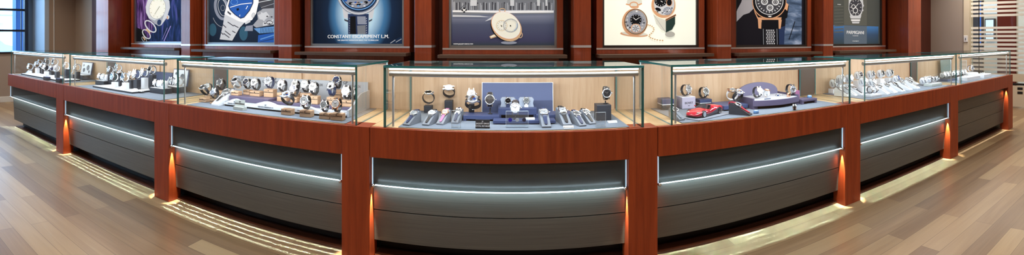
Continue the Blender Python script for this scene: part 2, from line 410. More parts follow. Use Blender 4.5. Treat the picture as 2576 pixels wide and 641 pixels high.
def grad(name, stops, kind='V', size=1., estr=.5, origin=(0, 0, 0), scale=(1, 1, 1), noise=None):
    "printed picture ground: a colour ramp over the print's own surface"
    m, nt, b, o = newmat(name)
    tc = nt.nodes.new('ShaderNodeTexCoord'); mp = nt.nodes.new('ShaderNodeMapping'); mp.vector_type = 'TEXTURE'
    mp.inputs['Location'].default_value = origin; mp.inputs['Scale'].default_value = scale
    nt.links.new(tc.outputs['Object'], mp.inputs['Vector'])
    if kind == 'R':
        ln = nt.nodes.new('ShaderNodeVectorMath'); ln.operation = 'LENGTH'; nt.links.new(mp.outputs['Vector'], ln.inputs[0]); fac = ln.outputs['Value']
    elif kind == 'N':
        mp.vector_type = 'POINT'
        n = nt.nodes.new('ShaderNodeTexNoise'); n.inputs['Scale'].default_value = 1; n.inputs['Detail'].default_value = 4; n.inputs['Distortion'].default_value = noise or .3
        mp.inputs['Rotation'].default_value = origin; mp.inputs['Location'].default_value = (0, 0, 0)
        nt.links.new(mp.outputs['Vector'], n.inputs['Vector']); fac = n.outputs['Fac']
    else:
        sp = nt.nodes.new('ShaderNodeSeparateXYZ'); nt.links.new(mp.outputs['Vector'], sp.inputs[0]); fac = sp.outputs['Z']
    cr = nt.nodes.new('ShaderNodeValToRGB'); el = cr.color_ramp.elements
    for i, (p, c) in enumerate(stops):
        e = el[i] if i < 2 else el.new(p)
        e.position = p; e.color = (*c, 1)
    nt.links.new(fac, cr.inputs['Fac']); nt.links.new(cr.outputs['Color'], b.inputs['Base Color']); nt.links.new(cr.outputs['Color'], b.inputs['Emission Color'])
    b.inputs['Emission Strength'].default_value = estr; b.inputs['Roughness'].default_value = .6; b.inputs['Specular IOR Level'].default_value = .12
    return m
def ink(name, c, estr=.5):
    return simple('print_' + name, c, .6, spec=.12, emit=c, estr=estr)
I_SILVER = ink('silver', (.55, .56, .58)); I_WHITE = ink('white', (.8, .8, .8)); I_CREAM = ink('cream', (.8, .78, .66)); I_BLACK = ink('black', (.006, .006, .008)); I_DKBLUE = ink('dark_blue', (.008, .02, .05))
I_NAVY = ink('navy', (.02, .035, .09)); I_BLUE = ink('blue', (.02, .09, .36)); I_LBLUE = ink('light_blue', (.12, .28, .55)); I_GREY = ink('grey', (.17, .18, .2)); I_MID = ink('mid_grey', (.32, .33, .36)); I_ROSE = ink('rose_gold', (.62, .33, .18)); I_GOLD = ink('gold', (.55, .37, .22))
I_PURP = ink('purple', (.09, .03, .16)); I_TEAL = ink('teal', (.03, .09, .14)); I_GREEN = ink('dark_green', (.02, .04, .035)); I_PALE = ink('pale_grey', (.6, .6, .55)); I_DKGREY = ink('dark_grey', (.05, .05, .06)); I_LILAC = ink('lilac', (.34, .25, .55)); I_STEEL = ink('steel', (.24, .26, .32))
class Art:
    "flat artwork of one poster; pixel measurements of the photograph turned into metres on the print"
    def __init__(s, k, ox, sc): s.k = k; s.ox = ox; s.sc = sc; s.mb = MB(); s.n = 0; s.c = Vector((PC[k], PY, 1.155 + DZ[k]))
    def pt(s, x, y):
        p = atY(s.ox + x / s.sc, y / s.sc, PY) - s.c
        return max(-PW / 2 + .002, min(PW / 2 - .002, p.x)), max(.002, min(1.39, p.z))
    def poly(s, pts, m):
        s.n += 1; yy = -.0001 * s.n - .001
        q = [s.pt(*p) for p in pts]
        s.mb._add([Vector((u, yy, v)) for u, v in q], [list(range(len(q)))], m)
    def ell(s, cx, cy, rx, ry, m, rot=0., n=32, a0=0., a1=360.):
        r = radians(rot); pts = []
        for i in range(n + (a1 - a0 < 360)):
            a = radians(a0 + (a1 - a0) * i / n); u, v = rx * cos(a), ry * sin(a)
            pts.append((cx + u * cos(r) - v * sin(r), cy + u * sin(r) + v * cos(r)))
        s.poly(pts, m)
    def ring(s, cx, cy, rx, ry, w, m, rot=0., n=36, a0=0., a1=360.):
        r = radians(rot); s.n += 1; yy = -.0001 * s.n - .001; vs = []
        for i in range(n + 1):
            a = radians(a0 + (a1 - a0) * i / n)
            for k in (0, w):
                u, v = (rx - k) * cos(a), (ry - k) * sin(a)
                p = s.pt(cx + u * cos(r) - v * sin(r), cy + u * sin(r) + v * cos(r)); vs.append(Vector((p[0], yy, p[1])))
        s.mb._add(vs, [[2 * i, 2 * i + 1, 2 * i + 3, 2 * i + 2] for i in range(n)], m)
    def line(s, a, b, w, m):
        dx, dy = b[0] - a[0], b[1] - a[1]; l = sqrt(dx * dx + dy * dy) or 1; nx, ny = -dy / l * w / 2, dx / l * w / 2
        s.poly([(a[0] + nx, a[1] + ny), (b[0] + nx, b[1] + ny), (b[0] - nx, b[1] - ny), (a[0] - nx, a[1] - ny)], m)
    def ticks(s, cx, cy, r0, r1, n, w, m, ky=1.):
        for i in range(n):
            a = 2 * pi * i / n; s.line((cx + r0 * cos(a), cy + r0 * ky * sin(a)), (cx + r1 * cos(a), cy + r1 * ky * sin(a)), w, m)
    def text(s, txt, x, y, h, m, align='CENTER', bold=0., spacing=1., mb=None):
        u, v = s.pt(x, y); sz = h / s.sc * (PY / cos(az(s.ox + x / s.sc))) / F / .70
        text_into(mb, txt, sz, m, Matrix.Translation((u, -.0001 * s.n - .003, v)) @ FRONT, align, bold, spacing)
def poster(k, art, ground, texts, bezel=BEZEL):
    t = thing('wall_poster', POST[k] + ' in a cherry wood frame', 'poster', (PC[k], PY, 1.155 + DZ[k]), group=None)
    W = 1.22 / 2; w = PW / 2; zb = -.088; zt = 1.72
    mb = MB(); y0 = -.05
    for (x0, x1, z0, z1) in ((-W, -w - .022, zb, zt), (w + .022, W, zb, zt), (-w - .022, w + .022, zb, -.026), (-w - .022, w + .022, 1.42, zt)):
        mb.box((x0, y0, z0), (x1, .235, z1), CHERRY_WALL)
    mb.box((-W - .001, y0 - .002, -.044), (W + .001, y0 + .02, -.026), INLAY)
    mb.build('wooden_frame', t)
    mb = MB()
    for (x0, x1, z0, z1) in ((-w - .022, -w, -.026, 1.42), (w, w + .022, -.026, 1.42), (-w, w, -.026, 0), (-w, w, 1.395, 1.42)):
        mb.box((x0, -.03, z0), (x1, .02, z1), bezel)
    mb.build('metal_bezel', t)
    g = art.mb; g.box((-w, 0, 0), (w, .012, 1.395), ground); g.build('printed_picture', t)
    if texts:
        for a in texts:
            mb = MB(); art.text(*a[:5], **(a[5] if len(a) > 5 else {}), mb=mb); mb.build('printed_lettering', t)
    c = thing('wall_cabinet', 'low cabinet with brown ledge below the ' + POST[k].replace(' with a glowing halo', '').replace(' with a chain', ''), 'cabinet', (PC[k], 4.1, 0), group='low cabinets along the panelled wall')
    zt = 1.066 + DZ[k]
    mb = MB(); mb.box((-.625, -.10, zt - .034), (.625, .105, zt), BROWN, .003); mb.build('ledge', c)
    mb = MB(); mb.box((-.56, .06, .09), (.56, .38, zt - .036), CHERRY_WALL); mb.box((-.55, .09, 0), (.55, .38, .09), GAPDARK); mb.build('carcass', c)
    for s in (-1, 1):
        mb = MB(); mb.box((min(0, s * .55) + .004, .04, .1), (max(0, s * .55) - .004, .058, zt - .10), CHERRY_WALL, .002); d_ = mb.build('cabinet_door', c)
        mb = MB(); mb.box((s * .06 - .006, .02, .7), (s * .06 + .006, .0395, .86), ALU, .002); mb.build('door_pull', d_)

# 1 purple / navy, silver cushion watch
A = Art(0, 320, 4.75)
g1 = grad('print_purple_velvet', [(.36, (.010, .005, .025)), (.5, (.065, .025, .12)), (.66, (.22, .13, .34))], 'N', scale=(30, 30, 4), origin=(0, .7, 0), noise=.6)
g1b = grad('print_navy_velvet', [(.42, (.004, .010, .035)), (.58, (.012, .028, .11)), (.75, (.08, .08, .30))], 'N', scale=(16, 16, 3), origin=(0, .35, 0), noise=.8)
A.poly([(330, -400), (660, -400), (660, 500), (250, 500), (300, 380), (340, 250)], g1b)
A.poly([(95, 330), (190, 360), (270, 500), (95, 500)], I_BLACK)
A.line((440, 490), (520, 310), 8, I_LILAC); A.line((420, 470), (480, 330), 4, I_LILAC)
A.poly([(262, -60), (222, 80), (226, 150), (262, 222), (330, 285), (380, 312), (410, 300), (478, 205), (512, 90), (505, 10), (440, -60)], I_SILVER)
A.poly([(255, 215), (330, 285), (380, 312), (398, 305), (440, 180), (330, 245)], I_MID)
A.ell(362, 100, 98, 128, I_CREAM, 12); A.ring(362, 100, 100, 130, 5, I_MID, 12)
A.ticks(362, 100, 80, 92, 12, 4, I_DKGREY, 1.2); A.line((362, 118), (390, 75), 5, I_DKGREY); A.line((362, 118), (330, 172), 4, I_DKGREY)
A.ell(384, 266, 24, 34, I_NAVY, 10); A.ell(486, 205, 20, 26, I_SILVER); A.ell(482, 210, 8, 20, I_ROSE)
A.ring(280, 315, 92, 50, 15, I_SILVER, 48); A.ring(232, 408, 68, 40, 12, I_SILVER, 52); A.ring(205, 470, 40, 24, 7, I_MID, 50)
A.poly([(232, 338), (280, 380), (268, 405), (222, 352)], I_GOLD); A.poly([(196, 436), (220, 470), (212, 485), (190, 450)], I_GOLD)
poster(0, A, g1, None)
# 2 blue dial on steel bracelet
A = Art(1, 510, 4.748)
A.ell(120, 355, 44, 75, I_TEAL); A.ell(488, 400, 50, 85, I_TEAL)
A.ring(225, 95, 88, 150, 34, I_STEEL, -12); A.ring(235, 90, 52, 104, 6, I_SILVER, -12); A.ring(240, 95, 26, 36, 4, I_MID); A.ring(200, 215, 70, 120, 6, I_MID, -30, a0=60, a1=200)
A.poly([(650, 0), (870, -40), (870, 90), (700, 110)], I_DKGREY); A.line((660, 30), (860, -10), 8, I_SILVER); A.line((700, 90), (860, 40), 6, I_MID)
A.poly([(650, 150), (720, 105), (870, 95), (870, 290), (640, 330), (600, 300), (660, 230)], I_MID)
A.poly([(660, 180), (760, 140), (800, 190), (740, 240), (680, 230)], I_SILVER); A.poly([(720, 270), (840, 235), (850, 290), (720, 310)], I_SILVER); A.ring(800, 270, 40, 26, 8, I_DKGREY)
for q in range(9): A.ell(690 + (q * 67) % 160, 120 + (q * 41) % 170, 12, 8, I_SILVER if q % 2 else I_DKGREY)
A.poly([(520, 310), (600, 300), (600, 370), (500, 370)], I_STEEL); A.poly([(610, 340), (870, 315), (870, 385), (680, 400)], I_LBLUE)
for q in range(10): A.line((690 + q * 18, 398 - q), (700 + q * 18, 330), 5, I_NAVY)
A.poly([(665, 420), (870, 390), (870, 515), (660, 515)], I_BLUE); A.line((690, 470), (868, 415), 14, I_LBLUE); A.line((680, 505), (868, 460), 10, I_NAVY)
A.poly([(268, 150), (300, 170), (520, 250), (445, 330), (355, 485), (205, 470), (246, 290)], I_SILVER)
for a, b in (((300, 262), (372, 312)), ((268, 368), (335, 420)), ((372, 300), (430, 330)), ((355, 370), (395, 392)), ((245, 295), (282, 330)), ((225, 390), (250, 415)), ((252, 398), (322, 450))): A.line(a, b, 10, I_DKGREY)
A.poly([(262, 165), (292, 60), (318, -30), (660, -60), (672, 20), (640, 165), (590, 240), (505, 272), (420, 250)], I_WHITE)
A.poly([(300, 128), (345, 165), (332, 180), (298, 150)], I_DKGREY); A.poly([(505, 270), (560, 232), (575, 262), (515, 292)], I_SILVER); A.ell(607, 182, 20, 32, I_SILVER, 15); A.ring(607, 182, 20, 32, 5, I_MID, 15)
A.poly([(306, 72), (335, -40), (612, -60), (608, 40), (566, 130), (500, 210), (455, 225), (385, 178), (325, 118)], I_NAVY); A.poly([(318, 72), (345, -40), (600, -60), (597, 38), (555, 125), (495, 200), (458, 212), (392, 170), (335, 112)], I_BLUE)
A.line((330, 88), (460, 50), 8, I_WHITE); A.line((460, 50), (590, 36), 9, I_WHITE); A.ring(380, 25, 44, 34, 6, I_LBLUE); A.poly([(405, 105), (432, 95), (440, 120), (412, 130)], I_BLACK); A.line((520, 110), (540, 70), 8, I_WHITE); A.line((445, 195), (448, 175), 7, I_WHITE)
poster(1, A, grad('print_navy_ground', [(0, (.008, .014, .03)), (1, (.03, .05, .09))], estr=.5), None)
# 3 halo
A = Art(2, 770, 4.007)
A.poly([(820, 440), (900, 395), (975, 365), (975, 440)], I_DKBLUE); A.line((850, 435), (900, 402), 8, I_MID); A.line((905, 425), (962, 392), 7, I_MID)
A.poly([(366, 80), (425, 100), (422, 185), (382, 185)], I_SILVER); A.poly([(634, 110), (690, 80), (672, 185), (636, 185)], I_SILVER); A.poly([(384, 190), (424, 205), (422, 222), (388, 208)], I_DKGREY); A.poly([(634, 205), (668, 190), (664, 206), (634, 222)], I_DKGREY)
A.poly([(422, 140), (632, 140), (628, 345), (424, 345)], I_NAVY); A.poly([(445, 165), (500, 165), (505, 345), (445, 345)], I_BLACK); A.poly([(515, 165), (600, 165), (605, 245), (520, 245)], I_STEEL); A.poly([(515, 258), (600, 252), (600, 345), (520, 345)], I_GREY)
for q in range(7): A.line((436, 180 + q * 24), (440, 192 + q * 24), 4, I_MID); A.line((612, 180 + q * 24), (608, 192 + q * 24), 5, I_SILVER)
A.ell(532, -70, 222, 222, I_STEEL); A.ring(532, -70, 214, 214, 12, I_SILVER); A.ell(532, -70, 196, 190, I_DKBLUE); A.ring(532, -70, 185, 172, 10, I_LBLUE); A.ell(528, -70, 165, 152, I_STEEL)
for xx, yy, r, m_ in ((450, 35, 20, I_BLACK), (605, 25, 20, I_BLACK), (528, 40, 26, I_BLACK), (400, 5, 16, I_BLUE), (640, 0, 16, I_BLUE), (500, 25, 12, I_BLUE), (560, 25, 12, I_LBLUE), (528, 60, 14, I_LBLUE), (470, 62, 12, I_SILVER), (590, 60, 12, I_SILVER)): A.ell(xx, yy, r, r * .7, m_)
A.line((455, 38), (600, 30), 6, I_SILVER); A.line((520, 15), (505, 55), 4, I_ROSE)
poster(2, A, grad('print_halo', [(0, (.75, .85, .88)), (.38, (.42, .6, .72)), (.62, (.05, .16, .32)), (.8, (.008, .02, .05)), (1., (.006, .012, .028))], 'R', origin=(.03, 0, .34), scale=(.47, 1, .60), estr=.5),
       [('CONSTANT ESCAPEMENT L.M.', 520, 369, 34, I_WHITE, {'bold': .0012}), ('THE GREATEST INVENTION SINCE THE TOURBILLON', 520, 406, 13, I_WHITE, {'bold': .0004})])
# 4 harbour
A = Art(3, 1100, 4.006)
A.poly([(156, -300), (1172, -300), (1172, -10), (156, -10)], I_MID)
A.poly([(156, -10), (1172, -10), (1172, 105), (156, 105)], I_GREY)
for q in range(34): A.poly([(160 + q * 30, 20 + (q * 7) % 13), (172 + q * 30, 20 + (q * 7) % 13), (172 + q * 30, 100), (160 + q * 30, 100)], I_DKGREY if q % 3 else I_MID)
for q in range(26): A.line((175 + q * 39, 15 + (q * 11) % 40), (175 + q * 39, 108), 3, I_SILVER)
for a, b in ((335, 400), (735, 775), (1005, 1035), (1090, 1110)): A.poly([(a, 0), (b, 0), (b, 60), (a, 60)], I_SILVER)
A.poly([(156, 104), (560, 108), (1172, 106), (1172, 128), (700, 132), (156, 122)], I_WHITE); A.poly([(156, 122), (700, 132), (1172, 128), (1172, 140), (156, 150)], I_GREY); A.poly([(156, 150), (430, 158), (520, 172), (156, 170)], I_SILVER)
A.poly([(270, 72), (302, 102), (272, 132), (242, 104)], I_BLACK); A.line((258, 90), (286, 116), 9, I_WHITE); A.line((286, 90), (258, 116), 9, I_WHITE); A.line((232, 90), (272, 50), 4, I_BLACK)
A.poly([(480, 215), (560, 165), (575, 185), (520, 205)], I_SILVER); A.poly([(525, 368), (590, 335), (625, 362), (540, 390)], I_GOLD); A.poly([(534, 368), (590, 345), (600, 356), (545, 378)], I_CREAM); A.ring(835, 352, 26, 32, 8, I_GOLD); A.ring(655, 105, 34, 22, 8, I_GOLD)
A.ell(722, 430, 80, 16, I_STEEL); A.ell(690, 275, 165, 132, I_BLACK, 38); A.ell(700, 272, 165, 130, I_GOLD, 38); A.ell(692, 258, 162, 128, I_ROSE, 38); A.ell(694, 255, 150, 118, I_CREAM, 38); A.ring(694, 255, 156, 122, 6, I_WHITE, 38)
A.ring(650, 258, 56, 54, 4, I_GOLD); A.ticks(650, 258, 36, 46, 12, 5, I_STEEL); A.line((650, 258), (650, 272), 6, I_BLACK); A.line((650, 268), (640, 252), 5, I_BLACK); A.ring(740, 257, 74, 68, 6, I_STEEL); A.ticks(740, 257, 50, 60, 24, 3, I_STEEL); A.ell(738, 260, 6, 8, I_BLACK); A.ring(740, 257, 66, 60, 4, I_LBLUE, a0=-20, a1=60)
poster(3, A, grad('print_water', [(0, (.035, .045, .055)), (.12, (.05, .05, .10)), (.5, (.075, .085, .14)), (.8, (.24, .26, .34)), (1, (.4, .4, .45))], 'V', scale=(1, 1, .42), estr=.45),
       [('WWW.JAQUET-DROZ.COM', 165, 443, 11, I_WHITE, {'align': 'LEFT', 'bold': .0006})])
# 5 cream
A = Art(4, 1490, 4.007)
I_SH = ink('shadow_grey', (.42, .42, .38)); I_PAPER2 = ink('pale_paper', (.68, .68, .60), .45)
A.ell(420, 345, 140, 26, I_ROSE, 4); A.ell(425, 338, 128, 20, I_PAPER2, 4)
A.ell(425, 20, 78, 48, I_PAPER2); A.ring(418, 50, 46, 34, 12, I_ROSE); A.line((338, 40), (380, 52), 12, I_ROSE); A.line((455, 52), (500, 36), 12, I_ROSE); A.poly([(385, 62), (470, 62), (462, 82), (392, 82)], I_ROSE)
A.ell(428, 225, 130, 140, I_ROSE); A.ell(438, 222, 112, 125, I_GOLD); A.ell(438, 218, 106, 118, I_MID)
for q in range(26):
    a = q * 2.4; r = 62 + (q * 17) % 42; A.ell(438 + r * cos(a), 218 + r * 1.1 * sin(a), 9 + q % 4, 7, (I_SILVER, I_DKGREY, I_WHITE, I_STEEL)[q % 4])
A.ell(438, 200, 74, 70, I_STEEL); A.ell(438, 202, 58, 56, I_BLACK); A.ticks(438, 202, 44, 52, 12, 5, I_WHITE); A.line((438, 202), (412, 178), 6, I_WHITE); A.line((438, 202), (470, 178), 5, I_WHITE)
A.ell(436, 285, 50, 46, I_ROSE); A.ell(436, 286, 42, 40, I_SILVER); A.ticks(436, 288, 6, 38, 7, 5, I_DKGREY); A.ring(438, 218, 116, 128, 5, I_BLACK)
ch = [(560, 252), (580, 256), (600, 266), (615, 282), (618, 300), (608, 318), (592, 335), (576, 350), (572, 366), (585, 380), (605, 388), (628, 396), (652, 402), (680, 406), (705, 408)]
for p in ch: A.ell(p[0], p[1], 9, 7, I_GOLD)
A.ell(780, 345, 50, 30, I_SH); A.poly([(610, 140), (660, 175), (742, 205), (738, 325), (690, 300), (640, 240)], I_PAPER2); A.line((615, 150), (738, 325), 5, I_SH)
A.poly([(738, 205), (832, 148), (832, 240), (800, 300), (738, 328)], I_GREEN); A.poly([(735, 190), (838, 140), (842, 158), (738, 212)], I_ROSE); A.line((735, 205), (840, 150), 8, I_BLACK)
A.ell(714, 52, 122, 130, I_ROSE); A.ell(722, 42, 106, 115, I_SILVER); A.ring(722, 42, 108, 117, 6, I_GOLD)
A.ell(686, 10, 62, 58, I_BLACK); A.ticks(686, 10, 42, 52, 12, 5, I_WHITE); A.line((686, 10), (705, 22), 6, I_WHITE); A.ell(772, 25, 28, 36, I_BLACK); A.ring(772, 25, 30, 38, 5, I_ROSE); A.ell(660, 95, 30, 16, I_BLACK, 20); A.ell(755, 112, 44, 40, I_STEEL); A.ticks(755, 112, 6, 36, 9, 5, I_SILVER)
for q in range(8): A.ell(630 + q * 24, 130 - (q - 3) ** 2 * 3, 7, 6, I_DKGREY if q % 2 else I_WHITE)
poster(4, A, ink('cream_paper', (.80, .82, .70), .75), None, GAPDARK)
# 6 chronograph
A = Art(5, 1800, 4.008)
I_SMOKE = ink('smoke', (.36, .35, .38), .4)
A.poly([(188, 230), (200, 130), (260, 20), (300, -120), (380, -120), (390, 80), (340, 130), (280, 150), (220, 210)], I_SMOKE); A.poly([(188, 130), (215, 110), (245, 20), (188, -40)], I_BLACK)
g6 = grad('print_blue_cloth', [(.35, (.03, .05, .09)), (.55, (.10, .15, .25)), (.7, (.30, .36, .48))], 'N', scale=(4, 4, 14), noise=.5)
A.poly([(720, -100), (868, -100), (868, 450), (610, 450), (700, 300)], g6)
A.poly([(620, 290), (700, 260), (690, 450), (600, 450)], I_NAVY); A.line((800, 215), (740, 400), 8, I_BLACK)
A.poly([(425, 175), (670, 175), (655, 290), (632, 290), (630, 225), (462, 225), (460, 290), (432, 285)], I_ROSE); A.poly([(385, 90), (430, 180), (435, 215), (395, 130)], I_ROSE)
A.poly([(690, 0), (740, 60), (720, 180), (660, 200), (680, 100)], I_BLACK); A.poly([(702, 20), (735, 45), (722, 110), (700, 90)], I_ROSE)
A.poly([(464, 200), (634, 200), (640, 450), (466, 450)], I_BLACK); A.line((480, 290), (484, 448), 8, I_GREY); A.line((618, 290), (622, 448), 8, I_GREY)
A.poly([(504, 296), (594, 296), (598, 450), (506, 450)], I_DKGREY)
for r_ in range(8):
    for c_ in range(4): A.ell(516 + c_ * 22 + (r_ % 2) * 8, 306 + r_ * 19, 7, 6, I_SILVER)
A.ell(540, 20, 172, 172, I_ROSE); A.ell(540, 16, 166, 166, I_BLACK); A.ring(540, 10, 142, 140, 8, I_SILVER); A.ell(540, 8, 128, 125, I_DKGREY); A.ticks(540, 8, 104, 122, 24, 8, I_SILVER)
A.poly([(520, 152), (532, 164), (545, 156), (558, 164), (568, 150), (556, 172), (532, 172)], I_WHITE)
for xx, yy in ((490, 18), (600, 22), (545, 78)): A.ell(xx, yy, 36, 34, I_SILVER); A.ell(xx, yy, 22, 20, I_DKGREY); A.ring(xx, yy, 14, 12, 3, I_WHITE)
poster(5, A, ink('black_ground', (.009, .008, .012)), None, GAPDARK)
# 7 grey green with blue band
A = Art(6, 2060, 4.275)
g7 = grad('print_blue_band', [(0, (.045, .07, .085)), (.5, (.05, .09, .17)), (1., (.07, .22, .52))], 'V', scale=(1, 1, .29), estr=.4)
A.poly([(118, 270), (640, 285), (640, 480), (118, 480)], g7)
I_BAND = ink('soft_band', (.12, .125, .11), .35); I_BAND2 = ink('soft_band_low', (.12, .16, .21), .35)
A.poly([(270, -300), (515, -300), (515, 276), (270, 272)], I_BAND); A.poly([(270, 276), (515, 282), (515, 475), (270, 475)], I_BAND2)
for q in range(9): A.line((165, 75 + q * 34), (262, 70 + q * 34), 10, I_BAND)
A.poly([(322, -40), (470, -40), (478, 60), (462, 140), (440, 190), (345, 190), (318, 100)], I_SILVER); A.ell(394, 78, 70, 96, I_DKGREY); A.ticks(394, 78, 48, 62, 12, 4, I_WHITE, 1.4)
A.ring(370, 72, 22, 24, 6, I_WHITE); A.ring(390, 112, 28, 32, 7, I_WHITE); A.line((390, 80), (425, 36), 5, I_WHITE); A.ell(472, 60, 10, 14, I_SILVER); A.ell(468, 110, 9, 12, I_SILVER)
A.poly([(330, 170), (455, 165), (445, 200), (340, 200)], I_SILVER); A.poly([(342, 208), (443, 208), (440, 226), (346, 226)], I_WHITE); A.poly([(352, 232), (436, 232), (430, 252), (358, 252)], I_SILVER)
poster(6, A, ink('grey_green_ground', (.085, .092, .085), .35),
       [('PARMIGIANI', 391, 351, 35, I_WHITE, {'bold': .0008}), ('FLEURIER', 391, 385, 11, I_WHITE, {'spacing': 1.4}), ('www.parmigiani.ch', 392, 441, 9, I_WHITE), ('CLASSICS', 215, 49, 9, I_WHITE)], GAPDARK)
# ------------------------------------------------------------------ the seven showcases
SEAM = [-5.53, -3.899, -2.278, -.7526, .7731, 2.338, 3.846, 5.404]
GL = [(-5.46, -3.954), (-3.80, -2.354), (-2.211, -.834), (-.68, .70), (.858, 2.248), (2.409, 3.844), (3.954, 5.36)]
YF = 2.13; ZT = .735; ZPAD = .739; GT = 1.056; GB = 2.745; PWD = .165
CL = ['showcase counter at the window end, without a post on its left', 'showcase counter holding black trays of ring-like watches and open boxes', 'showcase counter holding watches on small oak blocks',
      'showcase counter holding the slate blue backdrop board', 'showcase counter holding the red model sports car', 'showcase counter holding crowded white watch stands and strap ramps', 'end showcase counter with three plain steel panels, beside the striped glass']
CASE = []; FILLER = simple('dark_brown_filler', (.075, .048, .042), .5)
def area(name, loc, rot, sx, sy, power, col, spread=180, par=None):
    l = bpy.data.lights.new(name, 'AREA'); l.shape = 'RECTANGLE'; l.size = sx; l.size_y = sy; l.energy = power; l.color = col; l.spread = radians(spread)
    o = bpy.data.objects.new(name, l); COL.objects.link(o); o.location = loc; o.rotation_euler = rot; return o
COOL = (.80, .90, 1.0)
def pane(mb, a, b, thin):
    "glass slab: clear faces, green ground edges; thin = axis of its thickness"
    x0, y0, z0 = a; x1, y1, z1 = b
    vs = [Vector((x, y, z)) for x in (x0, x1) for y in (y0, y1) for z in (z0, z1)]
    fs = {0: ([0, 1, 3, 2], [4, 6, 7, 5]), 1: ([0, 4, 5, 1], [2, 3, 7, 6]), 2: ([0, 2, 6, 4], [1, 5, 7, 3])}
    for ax in range(3): mb._add(vs, list(fs[ax]), GLASS if ax == thin else GLASSEDGE)
for n in range(7):
    x0, x1 = SEAM[n], SEAM[n + 1]; g0, g1 = GL[n]; xc = (x0 + x1) / 2
    t = thing('display_counter', CL[n], 'showcase', (xc, YF, 0), group='showcase counters in one straight row'); CASE.append(t)
    T = Matrix.Translation((-xc, -YF, 0))
    def part(mb, name, par=None):
        mb.bm.transform(T); return mb.build(name, par or t)
    px = x1 - PWD
    xs0 = x0 + .0015 if n else -5.475
    mb = MB(); mb.box((x0 + .0015, YF, .574), (px, YF + .034, ZT), CHERRY, .002); part(mb, 'fascia')
    mb = MB(); mb.box((px + .0002, YF, 0), (x1 - .0015, YF + .125, ZT), CHERRY, .002); part(mb, 'post')
    mb = MB(); mb.box((x0 + .001, YF + .0345, .705), (x1 - .001, 2.80, ZT - .0005), MAPLE_TOP); part(mb, 'countertop')
    mb = MB(); mb.box((max(xs0, x0 + .002), 2.228, .10), (x1 - .002, 2.79, .704), GAPDARK); part(mb, 'carcass')
    if n < 6:
        for nm, z0, z1, ya, yb in (('upper_steel_panel', .272, .600, 2.178, 2.196), ('lower_steel_panel', .098, .267, 2.196, 2.206)):
            mb = MB(); mb.prism([(ya, z1), (yb, z0), (2.222, z0), (2.222, z1)], xs0, px - .001, STEEL, 'X'); part(mb, nm)
        gx0 = x0 + .010 if n else -5.476
        mb = MB(); pane(mb, (gx0, 2.150, .424), (px - .008, 2.158, .573), 1)
        for f in mb.bm.faces:
            if mb.mats[f.material_index] is GLASS: f.material_index = mb.mi(SMOKE)
        gp = part(mb, 'smoked_glass_panel')
        mb = MB(); mb.box((gx0, 2.148, .4185), (px - .008, 2.160, .4236), LED); mb.bm.transform(T); mb.build('light_edge', gp)
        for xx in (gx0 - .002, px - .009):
            mb = MB(); mb.box((xx - .001, 2.147, .424), (xx + .003, 2.159, .573), EDGEGLOW); mb.bm.transform(T); mb.build('glass_side_edge', gp)
        area('edge_light_down', ((x0 + px) / 2, 2.154, .417), (radians(38), 0, 0), px - x0 - .03, .006, 2.2, (.62, .92, 1.))
        area('edge_light_up', ((x0 + px) / 2, 2.163, .424), (radians(158), 0, 0), px - x0 - .03, .004, .62, (.72, .88, 1.))
        for xx in (gx0 + .006, px - .014):
            mb = MB(); mb.lathe([(.0001, -.012), (.009, -.010), (.010, 0), (.010, .028)], CHROME, 14, Matrix.Translation((xx, 2.146, .419)) @ Matrix.Rotation(-pi / 2, 4, 'X')); mb.bm.transform(T); mb.build('standoff', gp)
        for k, (yt, sp, p) in enumerate(((2.200, 3, 1.0), (2.148, 3, 1.25), (2.096, 3, 1.1), (2.042, 4, .7))):  # added lamp rows, narrow beams imitating stripes of LED light reflected onto the floor
            yl = 2.152 + .004 * k; wl = (px - x0 - .04) / 6
            for q in range(6):
                area('added_floor_wash', (x0 + .02 + wl * (q + .5), yl, .412), (atan2(yt - yl, .412), 0, 0), wl, .005, p / 6 * .58, (.56, .88, 1.), sp)
        # warm little spots that graze both cheeks of the posts
    else:
        for nm, z0, z1, ya, yb in (('top_steel_panel', .43, .600, 2.190, 2.194), ('middle_steel_panel', .268, .426, 2.194, 2.199), ('bottom_steel_panel', .098, .264, 2.199, 2.206)):
            mb = MB(); mb.prism([(ya, z1), (yb, z0), (2.222, z0), (2.222, z1)], xs0, px - .001, STEEL, 'X'); part(mb, nm)
        area('added_floor_wash', ((x0 + px) / 2, 2.18, .09), (radians(-16), 0, 0), px - x0 - .04, .006, .35, (.95, 1., .95), 30)  # added lamp laying a light band on the floor below the plain panels
    mb = MB(); mb.box((xs0 + (.05 if n == 0 else 0), 2.32, 0), (x1 - .002, 2.34, .0995), KICK); part(mb, 'kick_plate')
    mb = MB(); mb.box((xs0 + (.05 if n == 0 else 0), 2.215, .0005), (px - .001, 2.319, .012), PLINTH); part(mb, 'plinth_strip')
    # glass hood
    mb = MB(); pane(mb, (g0, 2.148, ZT), (g1, 2.156, GT), 1); part(mb, 'front_glass')
    for xx in (g0, g1 - .012):
        mb = MB(); pane(mb, (xx, 2.1565, ZT), (xx + .012, GB - .0125, GT), 0); part(mb, 'side_glass')
    mb = MB(); pane(mb, (g0 - .001, 2.147, GT + .0002), (g1 + .001, GB, GT + .012), 2); part(mb, 'top_glass')
    mb = MB(); mb.box((g0 + .013, GB - .012, GT - .014), (g1 - .013, GB + .002, GT - .0005), BLACKMET, .001); part(mb, 'rear_rail')
    wd = (g1 - g0 - .026) / 2
    for k in range(2):
        mb = MB(); mb.box((g0 + .013 + k * wd, GB - .011 + k * .0125, ZT + .0002), (g0 + .013 + (k + 1) * wd + (.02 if k == 0 else 0), GB + k * .0125, GT - .0145), MAPLE); part(mb, 'rear_door')
